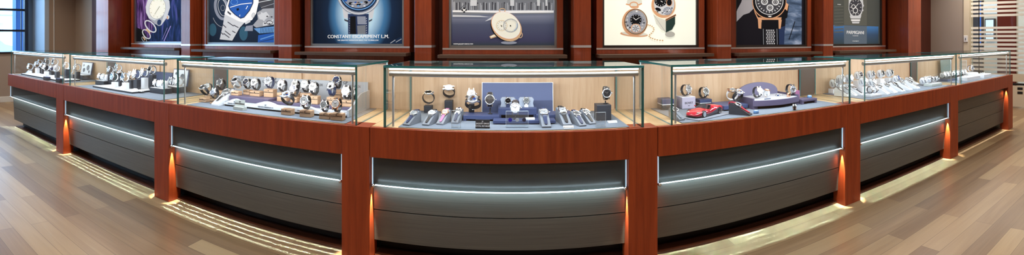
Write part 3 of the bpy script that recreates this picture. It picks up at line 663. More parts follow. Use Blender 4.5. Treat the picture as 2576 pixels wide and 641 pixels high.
    mb = MB(); mb.tube([(g0 + .022, 2.19, GT - .034), (g1 - .022, 2.19, GT - .034)], .0145, ALU, 14); bar = part(mb, 'light_bar')
    mb = MB(); mb.box((g0 + .025, 2.168, GT - .0105), (g1 - .025, 2.178, GT - .004), LEDCASE); mb.bm.transform(T); mb.build('light_strip', bar)
    for xx in (g0 + .042, g1 - .042):
        mb = MB(); mb.tube([(xx, 2.19, ZT), (xx, 2.19, GT - .044)], .006, ALU, 12); part(mb, 'support_rod')
    mb = MB(); mb.box((g0 + .075, 2.172, ZT), (g1 - .075, 2.715, ZPAD), PAD, .0015); part(mb, 'felt_pad')
    if n < 6:
        ga, gb = g1 + .002, GL[n + 1][0] - .002
        mb = MB(); mb.box((ga, GB - .010, ZT + .0002), (gb, GB + .006, GT - .02), MAPLE if n in (2, 3) else FILLER); part(mb, 'gap_filler_panel')
    area('case_light', ((g0 + g1) / 2, 2.198, GT - .05), (radians(22), 0, 0), g1 - g0 - .10, .012, 5.8, (.76, .88, 1.))
    area('case_back_light', ((g0 + g1) / 2, 2.20, GT - .012), (radians(80), 0, 0), g1 - g0 - .10, .010, 2.7, (1., .96, .88))
    # grazing spots on the cheeks of the posts
    for s in (-1, 1):
        if n == 6 and s == 1: continue
        if s == -1:
            X = px - .013; z = .400 if n < 6 else .560; Yp = 2.17
        else:
            X = x1 + .012; z = .400 if n < 5 else .56; Yp = 2.17
        l = bpy.data.lights.new('post_spot', 'SPOT'); l.energy = 60 if z < .5 else 36; l.color = (1., .86, .62); l.spot_size = radians(26); l.spot_blend = .6; l.shadow_soft_size = .003
        o = bpy.data.objects.new('post_spot', l); COL.objects.link(o); o.location = (X, 2.162, z)
        d_ = Vector((-s * .040, -.002, -.38)); o.rotation_euler = d_.to_track_quat('-Z', 'Y').to_euler()
# ------------------------------------------------------------------ watches: shared meshes, one object per part
MESH = {}
def cached(key, fn):
    if key not in MESH: MESH[key] = fn()
    return MESH[key]
D = .050; R0 = .034; TH = .012
def case_mesh(metal, shape):
    def f():
        mb = MB(); r = D / 2
        if shape == 'square':
            pts = []
            for i in range(32):
                a = 2 * pi * i / 32; c, s = cos(a), sin(a); k = (abs(c) ** 5 + abs(s) ** 5) ** (-1 / 5)
                pts.append((r * .92 * k * c, r * .92 * k * s))
            for (s0, z0, s1, z1) in ((.86, -TH, 1., -TH * .7), (1., -TH * .7, 1., -TH * .25), (1., -TH * .25, .86, 0), (.86, 0, .80, -.0015)):
                n = len(pts); vs = [Vector((x * s0, y * s0, z0)) for x, y in pts] + [Vector((x * s1, y * s1, z1)) for x, y in pts]
                mb._add(vs, [[i, (i + 1) % n, n + (i + 1) % n, n + i] for i in range(n)], metal, True)
            mb._add([Vector((x * .86, y * .86, -TH)) for x, y in pts], [list(range(32))], metal)
        else:
            mb.lathe([(.0001, -TH), (r * .84, -TH), (r * .95, -TH * .8), (r, -TH * .5), (r * .985, -TH * .28), (r * .96, -TH * .22), (r * .90, 0), (r * .83, .0002), (r * .80, -.0016)], metal, 28)
        for sy in (-1, 1):
            for sx in (-1, 1):
                mb.prism([(sx * .0125 - .003, sy * r * .80), (sx * .0125 + .003, sy * r * .80), (sx * .0125 + .0022, sy * (r + .007)), (sx * .0125 - .0022, sy * (r + .007))], -TH * .85, -TH * .30, metal)
        return mb.mesh('watch_case')
    return cached(('case', metal.name, shape), f)
def dial_mesh(dial, style, mark):
    def f():
        mb = MB(); r = D / 2 * .81
        mb.lathe([(.0001, -.0016), (r, -.0016), (r, -.003)], dial, 28, smooth=False)
        z = -.0012
        for i in range(12):
            a = 2 * pi * i / 12; M = Matrix.Rotation(a, 4, 'Z')
            mb.box((-.0006, r * .78, z - .0003), (.0006, r * .95, z), mark, M=M)
        other = D_BLACK if dial is not D_BLACK else D_SILVER
        if style == 'chrono':
            for (x, y) in ((-.38, .05), (.38, .05), (0, -.42)):
                M = Matrix.Translation((x * r, y * r, z)); mb.lathe([(.0001, 0), (r * .27, 0)], other, 16, M, False); mb.lathe([(r * .23, .0002), (r * .29, .0002)], WSTEEL, 16, M, False)
        elif style == 'small':
            M = Matrix.Translation((0, -.36 * r, z)); mb.lathe([(.0001, 0), (r * .40, 0)], other, 18, M, False); mb.lathe([(r * .36, .0002), (r * .42, .0002)], WSTEEL, 18, M, False)
        elif style == 'open':
            for (x, y, q, m_) in ((-.2, .25, .42, WSTEEL), (.3, -.1, .38, ROSE), (-.15, -.42, .34, D_BLUE)):
                M = Matrix.Translation((x * r, y * r, z)); mb.lathe([(q * r * .35, 0), (q * r, 0)], m_, 16, M, False)
        for a, l, w in ((50, .5, .0011), (-62, .72, .0008)):
            mb.box((-w, -r * .1, z + .0003), (w, r * l, z + .0006), mark, M=Matrix.Rotation(radians(-a), 4, 'Z'))
        return mb.mesh('dial')
    return cached(('dial', dial.name, style, mark.name), f)
def crown_mesh(metal):
    def f():
        mb = MB(); M = Matrix.Translation((D / 2 - .001, 0, -TH * .55)) @ Matrix.Rotation(pi / 2, 4, 'Y')
        mb.lathe([(.0018, 0), (.0018, .002), (.0034, .0022), (.0034, .006), (.0026, .0068)], metal, 12, M); return mb.mesh('crown')
    return cached(('crown', metal.name), f)
def strap_mesh(mat, pose):
    def f():
        mb = MB(); steel = mat in (WSTEEL, ROSE, CHROME)
        if pose == 'loop':
            path = []
            for i in range(27):
                a = radians(38 + i * (284 / 26)); path.append((R0 * 1.0 * sin(a), -R0 - .004 + R0 * .98 * cos(a)))
            taper = [1 - .22 * sin(pi * i / 26) for i in range(27)]
        elif pose == 'flat':
            path = [(.022, -TH * .55), (.034, -.0095), (.042, -.0118), (.052, -.0165), (.061, -.0215), (.0655, -.028), (.0615, -.038), (.058, -.046)]; taper = [1 - .04 * i for i in range(len(path))]
        elif pose == 'tail':
            path = [(-.024 - .0082 * i, -TH * .6 - (.0042 if i else 0)) for i in range(9)]; taper = [1 - .035 * i for i in range(9)]
            if not steel: mb.prism([(-.0078, -.0885), (.0078, -.0885), (.005, -.095), (0, -.097), (-.005, -.095)], -TH * .6 - .0061, -TH * .6 - .0023, mat)
        if steel:
            for i in range(len(path) - 1):
                a, b = path[i], path[i + 1]
                k = .9; q = (a[0] + (b[0] - a[0]) * k, a[1] + (b[1] - a[1]) * k)
                mb.strip([a, q], .021 * taper[i], .0042, mat)
        else:
            mb.strip(path, .0215, .0038, mat, taper=taper)
        return mb.mesh('bracelet' if steel else 'strap')
    return cached(('strap', mat.name, pose), f)
def buckle_mesh(metal, pose):
    def f():
        mb = MB()
        if pose == 'loop': mb.box((-.011, -.006, -2 * R0 - .007), (.011, .006, -2 * R0 - .0035), metal, .001)
        else: mb.box((-.011, .0565, -.044), (.011, .0625, -.038), metal, .001)
        return mb.mesh('buckle')
    return cached(('buckle', metal.name, pose), f)
def cuff_mesh():
    def f():
        mb = MB(); path = []
        for i in range(22):
            a = radians(30 + i * 300 / 21); path.append((R0 * .90 * sin(a), -R0 - .004 + R0 * .90 * cos(a)))
        mb.strip(path, .013, .0022, CREAM); return mb.mesh('inner_cuff')
    return cached(('cuff',), f)
CASENAME = {}
def watch(label, pos, rot, metal=WSTEEL, dial=D_WHITE, style='plain', strap=BLACK, pose='loop', shape='round', group=None, cuff=False, s=1., mark=None):
    t = thing('wrist_watch', label, 'watch', pos, rot, group); t.scale = (s, s, s)
    mark = mark or (WSTEEL if dial in (D_BLACK, D_BLUE) else INK)
    link('watch_case', case_mesh(metal, shape), t)
    link('dial', dial_mesh(dial, style, mark), t)
    link('crown', crown_mesh(metal), t)
    if pose in ('loop', 'flat'):
        link('bracelet' if strap in (WSTEEL, ROSE) else 'strap', strap_mesh(strap, pose), t)
        if pose == 'flat': link('bracelet' if strap in (WSTEEL, ROSE) else 'strap', strap_mesh(strap, 'tail'), t)
        if strap not in (WSTEEL, ROSE): link('buckle', buckle_mesh(metal, pose), t)
    if cuff == 'full':
        def f():
            mb = MB(); r = R0 * .93; mb.lathe([(.0001, -.017), (r * .86, -.017), (r, -.012), (r, .012), (r * .86, .017), (.0001, .017)], CREAM, 22, Matrix.Translation((0, 0, -R0 - .004)) @ Matrix.Rotation(pi / 2, 4, 'Y'))
            for sx in (-1, 1): mb.box((sx * .0175 - .0006, -.020, -R0 - .006), (sx * .0175 + .0006, .012, -R0 - .001), NAVYBOX)
            return mb.mesh('white_cushion')
        link('white_cushion', cached(('cush',), f), t)
    elif cuff: link('inner_cuff', cuff_mesh(), t)
    return t
def on_top(x, Y, z, tilt=62, yaw=0., s=1.):
    "head position of a looped watch whose loop rests on height z at (x, Y)"
    a = radians(tilt); e = Euler((a, 0, yaw)); n = e.to_matrix() @ Vector((0, 0, 1))
    R = (R0 + .004) * s
    h = (R0 + .0055) * s
    c = Vector((x, Y, z + h + .0008))
    return c + n * R, e
def ring_watch(label, base, tilt=25, yaw=0., **kw):
    "watch lying on top of its own open loop, the loop's opening towards the viewer"
    sc_ = kw.get('s', 1.); m = Matrix.Rotation(yaw, 3, 'Z') @ Matrix.Rotation(radians(tilt), 3, 'X') @ Matrix.Rotation(pi / 2, 3, 'Z')
    n = m @ Vector((0, 0, 1)); c = Vector((base.x, base.y, base.z + (R0 + .0055) * sc_ * 1.0 + .0125 * sc_ * sin(radians(tilt)) + .0008))
    return watch(label, c + n * (R0 + .004) * sc_, m.to_euler(), **kw)
def stand_watch(label, base, tilt=62, yaw=0., **kw):
    if kw.pop('ring', False): return ring_watch(label, base, tilt, yaw, **kw)
    p, e = on_top(base.x, base.y, base.z, tilt, yaw, kw.get('s', 1.)); return watch(label, p, e, **kw)
def block(label, base, w, d, h, mat=BLOCK, mark=True, name='display_block', cat='block', group=None, yaw=0.):
    "base = middle of the front lower edge"
    t = thing(name, label, cat, (base.x, base.y + d / 2, base.z + .0004), (0, 0, yaw), group)
    mb = MB(); mb.box((-w / 2, -d / 2, 0), (w / 2, d / 2, h), mat, .0025); mb.build('block_body', t)
    if mark:
        mb = MB(); M = Matrix.Translation((0, -d / 2 - .0006, h * .62)) @ FRONT
        text_into(mb, 'GIRARD-PERREGAUX', w * .105, INK, M, bold=.0002)
        mb.lathe([(w * .03, 0), (w * .045, 0)], INK, 12, M @ Matrix.Translation((0, h * .2, .0004)), False)
        mb.build('brand_mark', t)
    return t
def top_of(base, d, h): return Vector((base.x, base.y + d / 2, base.z + h + .0008))
# long sloping ramp with a watch laid along it
RL, RH, RW = .145, .072, .044
def ramp_mesh(mat):
    def f():
        mb = MB(); pts = [(0, 0), (0, .008)]
        for i in range(1, 9):
            u = i / 8; pts.append((RL * .86 * u, .008 + (RH - .008) * u))
        pts += [(RL * .95, RH * .97), (RL, RH * .80), (RL, 0)]
        mb.prism(pts, -RW / 2, RW / 2, mat, 'X'); return mb.mesh('ramp_body')
    return cached(('ramp', mat.name), f)
def ramp(label, wlabel, base, yaw=0., mat=GREYRAMP, group=None, wgroup=None, s=1., **kw):
    t = thing('strap_ramp', label, 'watch stand', (base.x, base.y, base.z + .0004), (0, 0, yaw), group); t.scale = (s, s, s)
    link('ramp_body', ramp_mesh(mat), t)
    kw.setdefault('pose', 'flat')
    sl = atan2(RH - .008, RL * .86)
    M = Matrix.Translation(t.location) @ Matrix.Rotation(yaw, 4, 'Z') @ Matrix.Scale(s, 4)
    p = M @ Vector((0, RL * .86 * .73 - .0142 * sin(sl), .008 + (RH - .008) * .73 + .0142 * cos(sl)))
    w = watch(wlabel, p, Euler((sl, 0, yaw)), s=s * .94, group=wgroup, **kw)
    return t
def card(label, base, w, h, mat=CARD, lean=.25, name='price_card', txt=None, inkm=INK, group=None, foot=None):
    t = thing(name, label, 'card' if name == 'price_card' else 'sign', (base.x, base.y, base.z + .0004), (0, 0, 0), group)
    M = Matrix.Rotation(-lean, 4, 'X')
    mb = MB(); mb.box((-w / 2, 0, .001), (w / 2, .004, h), mat, .0008, M=M); mb.build('card_face', t)
    if txt:
        mb = MB()
        for s_, u, v, sz in txt: text_into(mb, s_, sz, inkm, M @ Matrix.Translation((u, -.0006, v)) @ FRONT, bold=.0002)
        mb.build('card_lettering', t)
    mb = MB(); mb.box((-w / 2, (-.016 if foot else .004), 0), (w / 2, .03, .008 if not foot else foot), mat, .001); mb.build('card_foot', t)
    return t
def acrylic(label, base, w, h, d=.03, txt=None, dots=None):
    t = thing('acrylic_holder', label, 'sign holder', (base.x, base.y, base.z + .0004))
    mb = MB(); mb.box((-w / 2, 0, 0), (w / 2, d, .006), ACRYL); mb.box((-w / 2, 0, .006), (w / 2, .004, h), ACRYL)
    mb.build('clear_plate', t)
    mb = MB(); e = .0012
    for a, b in (((-w / 2, -.0006, 0), (-w / 2 + e, .0046, h)), ((w / 2 - e, -.0006, 0), (w / 2, .0046, h)), ((-w / 2, -.0006, h - e), (w / 2, .0046, h)), ((-w / 2, -.0006, .0055), (w / 2, .0046, .0068))): mb.box(a, b, ACRYLEDGE)
    mb.build('bright_edges', t)
    if dots:
        for k, m in enumerate(dots):
            mb = MB(); mb.lathe([(.0001, 0), (w * .085, 0), (w * .085, -.003), (.0001, -.003)], m, 18, Matrix.Translation((-w * .31 + k * w * .31, -.0032, h * .47)) @ FRONT, False); mb.build('round_sample', t)
    if txt:
        mb = MB(); text_into(mb, txt, .012, ACRYLEDGE, Matrix.Translation((0, -.001, h * .4)) @ FRONT); mb.build('engraving', t)
    return t
def tray(label, c, w, d, h, mat=BLKRAMP, lip=WHITE, yaw=0., name='display_tray', group=None):
    t = thing(name, label, 'tray', (c.x, c.y, c.z + .0004), (0, 0, yaw), group)
    mb = MB(); mb.box((-w / 2, -d / 2, 0), (w / 2, d / 2, h), mat, .002); mb.build('tray_body', t)
    mb = MB(); mb.box((-w / 2 + .008, -d / 2 + .008, h + .0002), (w / 2 - .008, d / 2 - .008, h + .003), lip, .001); mb.build('tray_lining', t)
    return t
Zp = ZPAD + .0005
def atP(x, y): return atZ(x, y, Zp)
def at_up(x, y, Y):
    p = atY(x, y, Y); return p

# ================================================================== case 4: slate blue backdrop, ramps left and right
b = at_up(1302, 277, 2.62)
t = thing('backdrop_board', 'tall slate blue leather board at the back of the centre showcase', 'backdrop board', (b.x, 2.62, Zp + .003))
mb = MB(); hh = .195; mb.box((-.222, 0, .0), (.222, .012, hh), BLUEBOARD, .002, M=Matrix.Rotation(-.12, 4, 'X')); mb.build('board_face', t)
mb = MB()
for a, c in (((-.225, -.001, 0), (-.222, .0125, hh)), ((.222, -.001, 0), (.225, .0125, hh)), ((-.225, -.001, hh), (.225, .0125, hh + .0025))): mb.box(a, c, CARD, M=Matrix.Rotation(-.12, 4, 'X'))
mb.build('pale_edge', t)
mb = MB(); mb.box((-.220, -.004, .0), (.220, -.0012, .085), NAVYBOX, M=Matrix.Rotation(-.12, 4, 'X')); mb.build('navy_lower_panel', t)
def platform(label, x0, x1, ytop, Yf, d, z, mat=NAVYBOX, legs=True, th=.022):
    X0, X1 = Yf * tan(az(x0)), Yf * tan(az(x1))
    t = thing('display_platform', label, 'display platform', ((X0 + X1) / 2, Yf, Zp + .0004)); w = (X1 - X0) / 2; h = z - Zp
    mb = MB(); mb.box((-w, 0, max(h - th, .004)), (w, d, h), mat, .0015); mb.build('platform_top', t)
    if legs and h > th + .006:
        for s in (-1, 1):
            mb = MB(); mb.box((s * w - (.018 if s > 0 else 0), .001, 0), (s * w + (.018 if s < 0 else 0), d - .001, h - th - .0002), mat); mb.build('platform_leg', t)
        mb = MB(); mb.box((-w + .019, d * .5, 0), (w - .019, d - .002, h - th - .0002), BLKRAMP); mb.build('dark_back', t)
    return t
zA = EYE - (291 - HY) * (2.40 / cos(az(1210))) / F
platform('left navy bridge platform under the black watches in the centre showcase', 1165, 1256, 291, 2.40, .13, zA)
zB = EYE - (302 - HY) * 2.33 / F
platform('long low navy step along the front of the slate blue board', 1240, 1398, 302, 2.31, .085, zB - .0, legs=True, th=.034)
zC = EYE - (272 - HY) * 2.46 / F
platform('raised navy step carrying the two grey pillows', 1253, 1350, 272, 2.46, .11, zC, th=.04)
zD = EYE - (288 - HY) * (2.42 / cos(az(1400))) / F
platform('right navy bridge platform behind the tallest grey ramp', 1349, 1441, 288, 2.42, .13, zD)
for k, (x, lab, wl, kw) in enumerate(((1278, 'left grey curved pillow on the raised navy step', 'small round watch on the left grey pillow', dict(dial=D_BLACK, metal=WSTEEL, strap=NAVY)),
                                    (1324, 'right grey curved pillow on the raised navy step', 'white strapped watch on the right grey pillow', dict(dial=D_WHITE, strap=WHITEL)))):
    c = atY(x, 270, 2.50); c.z = zC
    t = thing('watch_pillow', lab, 'watch pillow', (c.x, 2.505, zC + .0006))
    mb = MB(); pts = [(-.046, 0), (-.040, .022), (-.045, .044), (-.036, .054), (.036, .054), (.045, .044), (.040, .022), (.046, 0)]
    mb.prism(pts, .0, .035, CREAM if 0 else simple('grey_pillow_%d' % k, (.30, .34, .42), .6), 'Y'); mb.build('pillow_body', t)
    w = watch(wl, (c.x, 2.503 - .012, zC + .040), (radians(86), 0, 0), s=.78, pose='none', **kw)
    mb = MB(); mb.box((-.015, -.056, -.011), (.015, -.024, -.008), kw['strap'], .0008); mb.build('strap', w)
b = atY(1233, 285, 2.45); b.z = zA
def post_watch(label, slabel, x, y, Y, zbase, s=.95, smat=BLACKMET, **kw):
    "watch facing forward on a slim upright stem"
    p = atY(x, y, Y); t = thing('watch_stand', slabel, 'watch stand', (p.x, Y, zbase + .0006))
    H = p.z - zbase
    mb = MB(); mb.lathe([(.0001, 0), (.014, 0), (.014, .003), (.004, .005), (.004, max(H - .040 * s, .008)), (.0001, max(H - .040 * s, .008))], smat, 14); mb.build('stem', t)
    q, e = on_top(p.x, Y, zbase + max(H - .040 * s, .008), 84, 0, s)
    return watch(label, (q.x, q.y, max(q.z, p.z)), e, s=s, **kw)
post_watch('black strapped watch with two dark subdials standing in front of the slate board, left', 'slim black stem under the dark two-subdial watch', 1233, 250, 2.46, zA, s=1.22, dial=D_BLACK, style='small', strap=BLACK)
post_watch('broad silver watch in front of the two grey pillows', 'slim black stem under the broad silver watch', 1296, 270, 2.36, zB, s=1.2, dial=D_WHITE, style='plain', strap=WSTEEL)
# stacked group on the left platform
p = atY(1190, 268, 2.46); p.z = zA
stand_watch('lower of the two chunky steel watches stacked on the left navy platform', Vector((p.x, 2.455, zA)), 44, 0, dial=D_SILVER, style='open', strap=BLACK, s=1.30, ring=True)
p = atY(1186, 240, 2.51)
block('slim black riser behind the chunky steel watches', Vector((p.x, 2.509, zA)), .034, .018, .050, BLKRAMP, False, 'display_riser', 'riser')
stand_watch('upper of the two chunky steel watches, on the riser at the left navy platform', Vector((p.x, 2.524, zA + .0512)), 60, 0, dial=D_SILVER, style='chrono', strap=WSTEEL, s=1.12)
# ramps left: image x of front end, y of front end, turn
for k, (x, y, yaw, kw, nm) in enumerate(((1021, 316, -.30, dict(dial=D_WHITE, strap=NAVY, style='plain'), 'leftmost'), (1070, 316, -.24, dict(dial=D_WHITE, strap=BLACK), 'second from the left'),
                                 (1106, 314, -.20, dict(dial=D_SILVER, strap=LILACL, metal=ROSE), 'third from the left'), (1143, 311, -.12, dict(dial=D_SILVER, strap=NAVY, style='small'), 'fourth from the left'))):
    b = atP(x, y)
    ramp('dark grey sloping ramp, %s of four at left of centre showcase' % nm.replace('from the left', 'from left'), '%s watch on the %s ramp of the centre showcase' % (('navy strapped', 'black strapped', 'mauve strapped', 'blue strapped')[k], nm), b, yaw, s=.92, group='dark grey strap ramps in the centre showcase', wgroup='watches on ramps', **kw)
for k, (x, y, yaw, s, kw, nm) in enumerate(((1375, 322, .06, 1.10, dict(dial=D_WHITE, strap=NAVY), 'tall grey ramp in front of the right end of the slate board'),
                                   (1428, 317, .16, 1.12, dict(dial=D_SILVER, strap=BLACK, shape='square'), 'tallest grey ramp, in front of the right navy platform'),
                                   (1467, 318, .28, .92, dict(dial=D_WHITE, strap=NAVY), 'grey ramp just right of the right navy platform'),
                                   (1492, 313, .30, .92, dict(dial=D_SILVER, strap=BLACK), 'grey ramp nearest the tall black cube'))):
    b = atP(x, y)
    ramp(nm, ['white faced watch on the ramp before the slate board', 'square watch on the tallest grey ramp', 'white faced watch on the ramp beside the right navy platform', 'silver watch on the ramp nearest the tall black cube'][k], b, yaw, s=s, group='dark grey strap ramps in the centre showcase', wgroup='watches on ramps', **kw)
# loops on black blocks
b = atP(1076, 291); b.y += .10; b.x = b.y * tan(az(1076)); h = EYE - (266 - HY) * (b.y / cos(az(1076))) / F - Zp
block('low black block behind the leftmost ramps', b, .052, .05, h, BLKRAMP, False, 'display_riser', 'riser')
ring_watch('open ring of a white faced watch above the low black block at left', top_of(b, .05, h), 14, 0, dial=D_WHITE, strap=BLACK, s=1.1)
b = atP(1128, 289); b.y += .08; b.x = b.y * tan(az(1128)); h = EYE - (253 - HY) * (b.y / cos(az(1128))) / F - Zp
block('taller black block with small white lettering behind the third ramp', b, .052, .05, h, BLKRAMP, False, 'display_riser', 'riser')
ring_watch('open black ring watch on the taller black block', top_of(b, .05, h), 32, 0, dial=D_SILVER, style='small', strap=BLACK, s=1.1)
# tall cube at the right
b = atP(1520, 303); h = EYE - (264 - HY) * (b.y / cos(az(1520))) / F - Zp
block('tall black cube at the right of the centre showcase', b, .085, .085, h, BLKRAMP, False, 'display_riser', 'riser')
post_watch('black watch standing high on the tall black cube', 'short black stem on the tall black cube', 1523, 234, b.y + .045, b.z + h + .001, dial=D_BLACK, style='plain', strap=BLACK, s=1.12)
b = atP(1524, 262); tcard = atP(1542, 309)
card('small white card lying beside the tall black cube', tcard, .052, .018, CARD, lean=1.0)
card('white card under the front of the tallest grey ramp', atP(1431, 323), .055, .020, CARD, lean=.9)
card('white card lying on the low navy step', atY(1334, 298, 2.335).__class__((2.335 * tan(az(1334)), 2.335, zB + .0006)), .052, .016, CARD, lean=1.0)
card('black sign with white lettering at front left of the low navy step', atP(1214, 323), .075, .046, BLKRAMP, .12, 'small_sign', [('JD', 0, .036, .008), ('JAQUET DROZ', 0, .025, .0105), ('ROYAL RETAILER', 0, .012, .0105)], INKW)
acrylic('clear acrylic holder with three round colour samples', atP(1301, 321), .120, .088, .03, None, (simple('deep_blue_enamel', (.02, .02, .28), .2), simple('silver_enamel', (.42, .45, .5), .3), simple('dark_enamel', (.03, .03, .06), .2)))
acrylic('clear acrylic plate in front of the fourth ramp from the left', atP(1147, 322), .050, .092, .04, 'JD')
acrylic('clear acrylic plate with engraved logo near the tall black cube', atP(1511, 320), .056, .080, .05, 'JD')

# ================================================================== case 3: oak blocks on a stage
sx0, sx1, sy0, sy1 = -1.90, -.955, 2.305, 2.70
t = thing('display_stage', 'pale grey stage with purple steps and a lettered back board', 'display stage', (sx0, sy0, Zp + .0004))
T = Matrix.Translation((-sx0, -sy0, -Zp - .0004))
mb = MB(); mb.box((sx0, sy0 + .03, Zp + .001), (sx1 - .013, sy1, Zp + .030), STAGEGREY); mb.bm.transform(T); mb.build('stage_base', t)
mb = MB(); bz = .925 - Zp
mb.box((-2.12, 2.703, Zp + .001), (sx1 - .013, 2.715, .918), STAGEGREY, .002); mb.bm.transform(T); bb = mb.build('back_board', t)
for x in (-2.02, -1.72, -1.425, -1.135):
    M = Matrix.Translation((x, 2.7024, .884)) @ FRONT
    mb = MB(); text_into(mb, 'GIRARD-PERREGAUX', .0265, INK, M @ Matrix.Diagonal((.92, 1, 1, 1)), bold=.0003); mb.bm.transform(T); lt = mb.build('board_lettering', bb)
    mb = MB(); text_into(mb, 'GP', .028, INK, M @ Matrix.Translation((0, .0235, 0)), bold=.0006); mb.bm.transform(T); mb.build('board_emblem', bb)
mb = MB(); pts = [(sy0 + .02, Zp + .001), (sy0 + .02, Zp + .045)]
for i in range(11):
    u = i / 10; s_ = u * u * (3 - 2 * u); pts.append((sy0 + .03 + (sy1 - sy0 - .03) * u * .62, Zp + .045 + .075 * s_))
pts += [(sy1, Zp + .125), (sy1, Zp + .001)]
mb.prism(pts, sx1 - .012, sx1, STAGEGREY, 'X'); mb.bm.transform(T); mb.build('swept_side', t)
def plate(x0, x1, hump):
    mb = MB(); pts = [(x0, Zp + .012)]
    for i in range(13):
        u = i / 12; pts.append((x0 + (x1 - x0) * u, Zp + .022 + hump * sin(pi * u) ** 2))
    pts.append((x1, Zp + .012))
    mb.prism(pts, sy0, sy0 + .029, WHITE, 'Y'); mb.bm.transform(T); p = mb.build('curved_front_plate', t)
    mb = MB(); M = Matrix.Translation(((x0 + x1) / 2, sy0 - .0008, Zp + .022)) @ FRONT
    text_into(mb, 'GIRARD-PERREGAUX', .013, INKGREY, M, bold=.0003); text_into(mb, 'GP', .012, INKGREY, M @ Matrix.Translation((0, .014, 0))); mb.bm.transform(T); mb.build('plate_lettering', p)
for a, c, hmp in ((-1.895, -1.70, .034), (-1.695, -1.38, .036), (-1.375, -1.10, .030), (-1.095, -.97, .026)): plate(a, c, hmp)
mb = MB(); mb.box((sx0 + .01, sy0 + .004, Zp + .001), (sx1 - .013, sy0 + .0295, Zp + .0115), KICK); mb.bm.transform(T); mb.build('dark_base_slot', t)
ZS1, ZS2 = .806, .789
STEPS = [(-1.89, -1.552, 2.36, ZS1), (-1.550, -1.272, 2.40, ZS2), (-1.270, -1.112, 2.40, ZS2), (-1.110, -.975, 2.40, ZS2)]
for a, c, yf, z in STEPS:
    mb = MB(); mb.box((a, yf, Zp + .0305), (c, 2.655, z), PURPLE, .002); mb.bm.transform(T); mb.build('purple_step', t)
GB3 = 'oak blocks carrying watches'; GW3 = 'watches in the oak block display'
# (front lower edge x, y, height z of support or None for felt, block w, d, h, watch look, watch label)
def blockwatch(x, y, z, w, d, h, bl, wl, tilt=64, s=1.05, Y=None, yaw=0., **kw):
    if Y is None: b = atZ(x, y, z)
    else: b = Vector((Y * tan(az(x)), Y, z))
    block(bl, b, w, d, h, group=GB3); stand_watch(wl, top_of(b, d, h), tilt, yaw, s=s, group=GW3, **kw)
blockwatch(509, 257, Zp, .066, .05, .030, 'leftmost oak block on the grey felt', 'dark strapped watch leaning on the leftmost oak block', 35, dial=D_WHITE, strap=BLACK, metal=WSTEEL, s=1.1, yaw=-.15, ring=True)
blockwatch(536, 262, Zp, .066, .05, .032, 'oak block beside the front end of the white ramp', 'black strapped watch on the block beside the white ramp', 60, dial=D_SILVER, strap=BLACK, s=1.0)
blockwatch(521, 232, Zp, .06, .05, .040, 'oak block behind the leftmost block', 'white faced watch behind the leftmost block', 60, Y=2.52, dial=D_WHITE, strap=BLACK, s=1.0)
blockwatch(553, 231, Zp, .06, .05, .072, 'tall oak block at left end of the purple step', 'silver watch highest at the left end of the stage', 58, Y=2.50, dial=D_WHITE, strap=BLACK, s=1.15)
b = Vector((2.27 * tan(az(545)), 2.27, Zp))
ramp('long white ramp reaching from the left oak blocks to the felt', 'steel watch stretched along the long white ramp', atZ(541, 266, Zp) + Vector((-.005, 0, 0)), -.03, WHITE, s=1.42, dial=D_WHITE, strap=WSTEEL, wgroup=GW3)
blockwatch(590, 238, ZS1, .064, .05, .030, 'wide oak block at the left of the first purple step', 'heavy silver watch on the wide block of the first step', 38, Y=2.385, s=1.12, dial=D_SILVER, style='open', strap=WSTEEL, ring=True)
blockwatch(619, 239, ZS1, .055, .05, .036, 'oak block second on the first purple step', 'steel watch second on the first purple step', 58, Y=2.47, s=1.05, dial=D_BLUE, style='chrono', strap=BLACK)
blockwatch(640, 243, ZS1, .085, .055, .036, 'oak block third on the first purple step', 'black strapped watch third on the first purple step', 62, Y=2.44, s=1.15, dial=D_WHITE, style='chrono', strap=BLACK)
blockwatch(675, 245, ZS1, .078, .055, .055, 'tallest oak block at the right end of the first purple step', 'steel watch on the tallest oak block', 66, Y=2.45, s=1.15, dial=D_SILVER, style='chrono', strap=NAVY)
blockwatch(708, 249, ZS2, .075, .05, .058, 'oak block at the left of the second purple step', 'white faced watch at the left of the second purple step', 62, Y=2.42, s=1.12, dial=D_WHITE, style='small', strap=BLACK)
blockwatch(738, 250, ZS2, .05, .05, .032, 'small oak block in the middle of the second step', 'watch with bright blue face on the second purple step', 60, Y=2.43, s=1.08, dial=D_BLUE, style='small', strap=BLACK)
blockwatch(767, 246, ZS2, .075, .05, .060, 'oak block raised at the right of the second step', 'large white faced watch above the second step, right', 64, Y=2.46, s=1.15, dial=D_WHITE, style='plain', strap=BLACK)
blockwatch(742, 240, ZS2, .05, .045, .050, 'oak block at the back of the second step', 'silver watch at the back of the second step', 62, Y=2.56, s=1.05, dial=D_SILVER, style='chrono', strap=BLACK)
blockwatch(788, 262, ZS2, .062, .05, .052, 'oak block on the short third purple step', 'chronograph on the short third purple step', 64, Y=2.42, s=1.15, dial=D_WHITE, style='chrono', strap=BLACK)
blockwatch(719, 287, Zp, .072, .05, .038, 'oak block on the felt before the second step', 'round steel watch on the felt block before the second step', 36, s=1.2, dial=D_SILVER, style='open', strap=BLACK, Y=2.232, ring=True)
blockwatch(767, 292, Zp, .076, .05, .040, 'oak block on the felt before the third step', 'white faced black strapped watch on felt block before third step', 68, s=1.15, dial=D_WHITE, style='small', strap=BLACK, Y=2.228)
blockwatch(815, 297, Zp, .066, .045, .034, 'shorter brown block of the pair at the front right', 'small white watch on the shorter front right block', 66, s=.95, dial=D_WHITE, strap=BLACK, Y=2.222)
blockwatch(846, 301, Zp, .076, .048, .040, 'front right oak block nearest the glass', 'rose gold cased watch on the front right oak block', 70, s=1.12, dial=D_WHITE, style='small', strap=BLACK, metal=ROSE, Y=2.214)
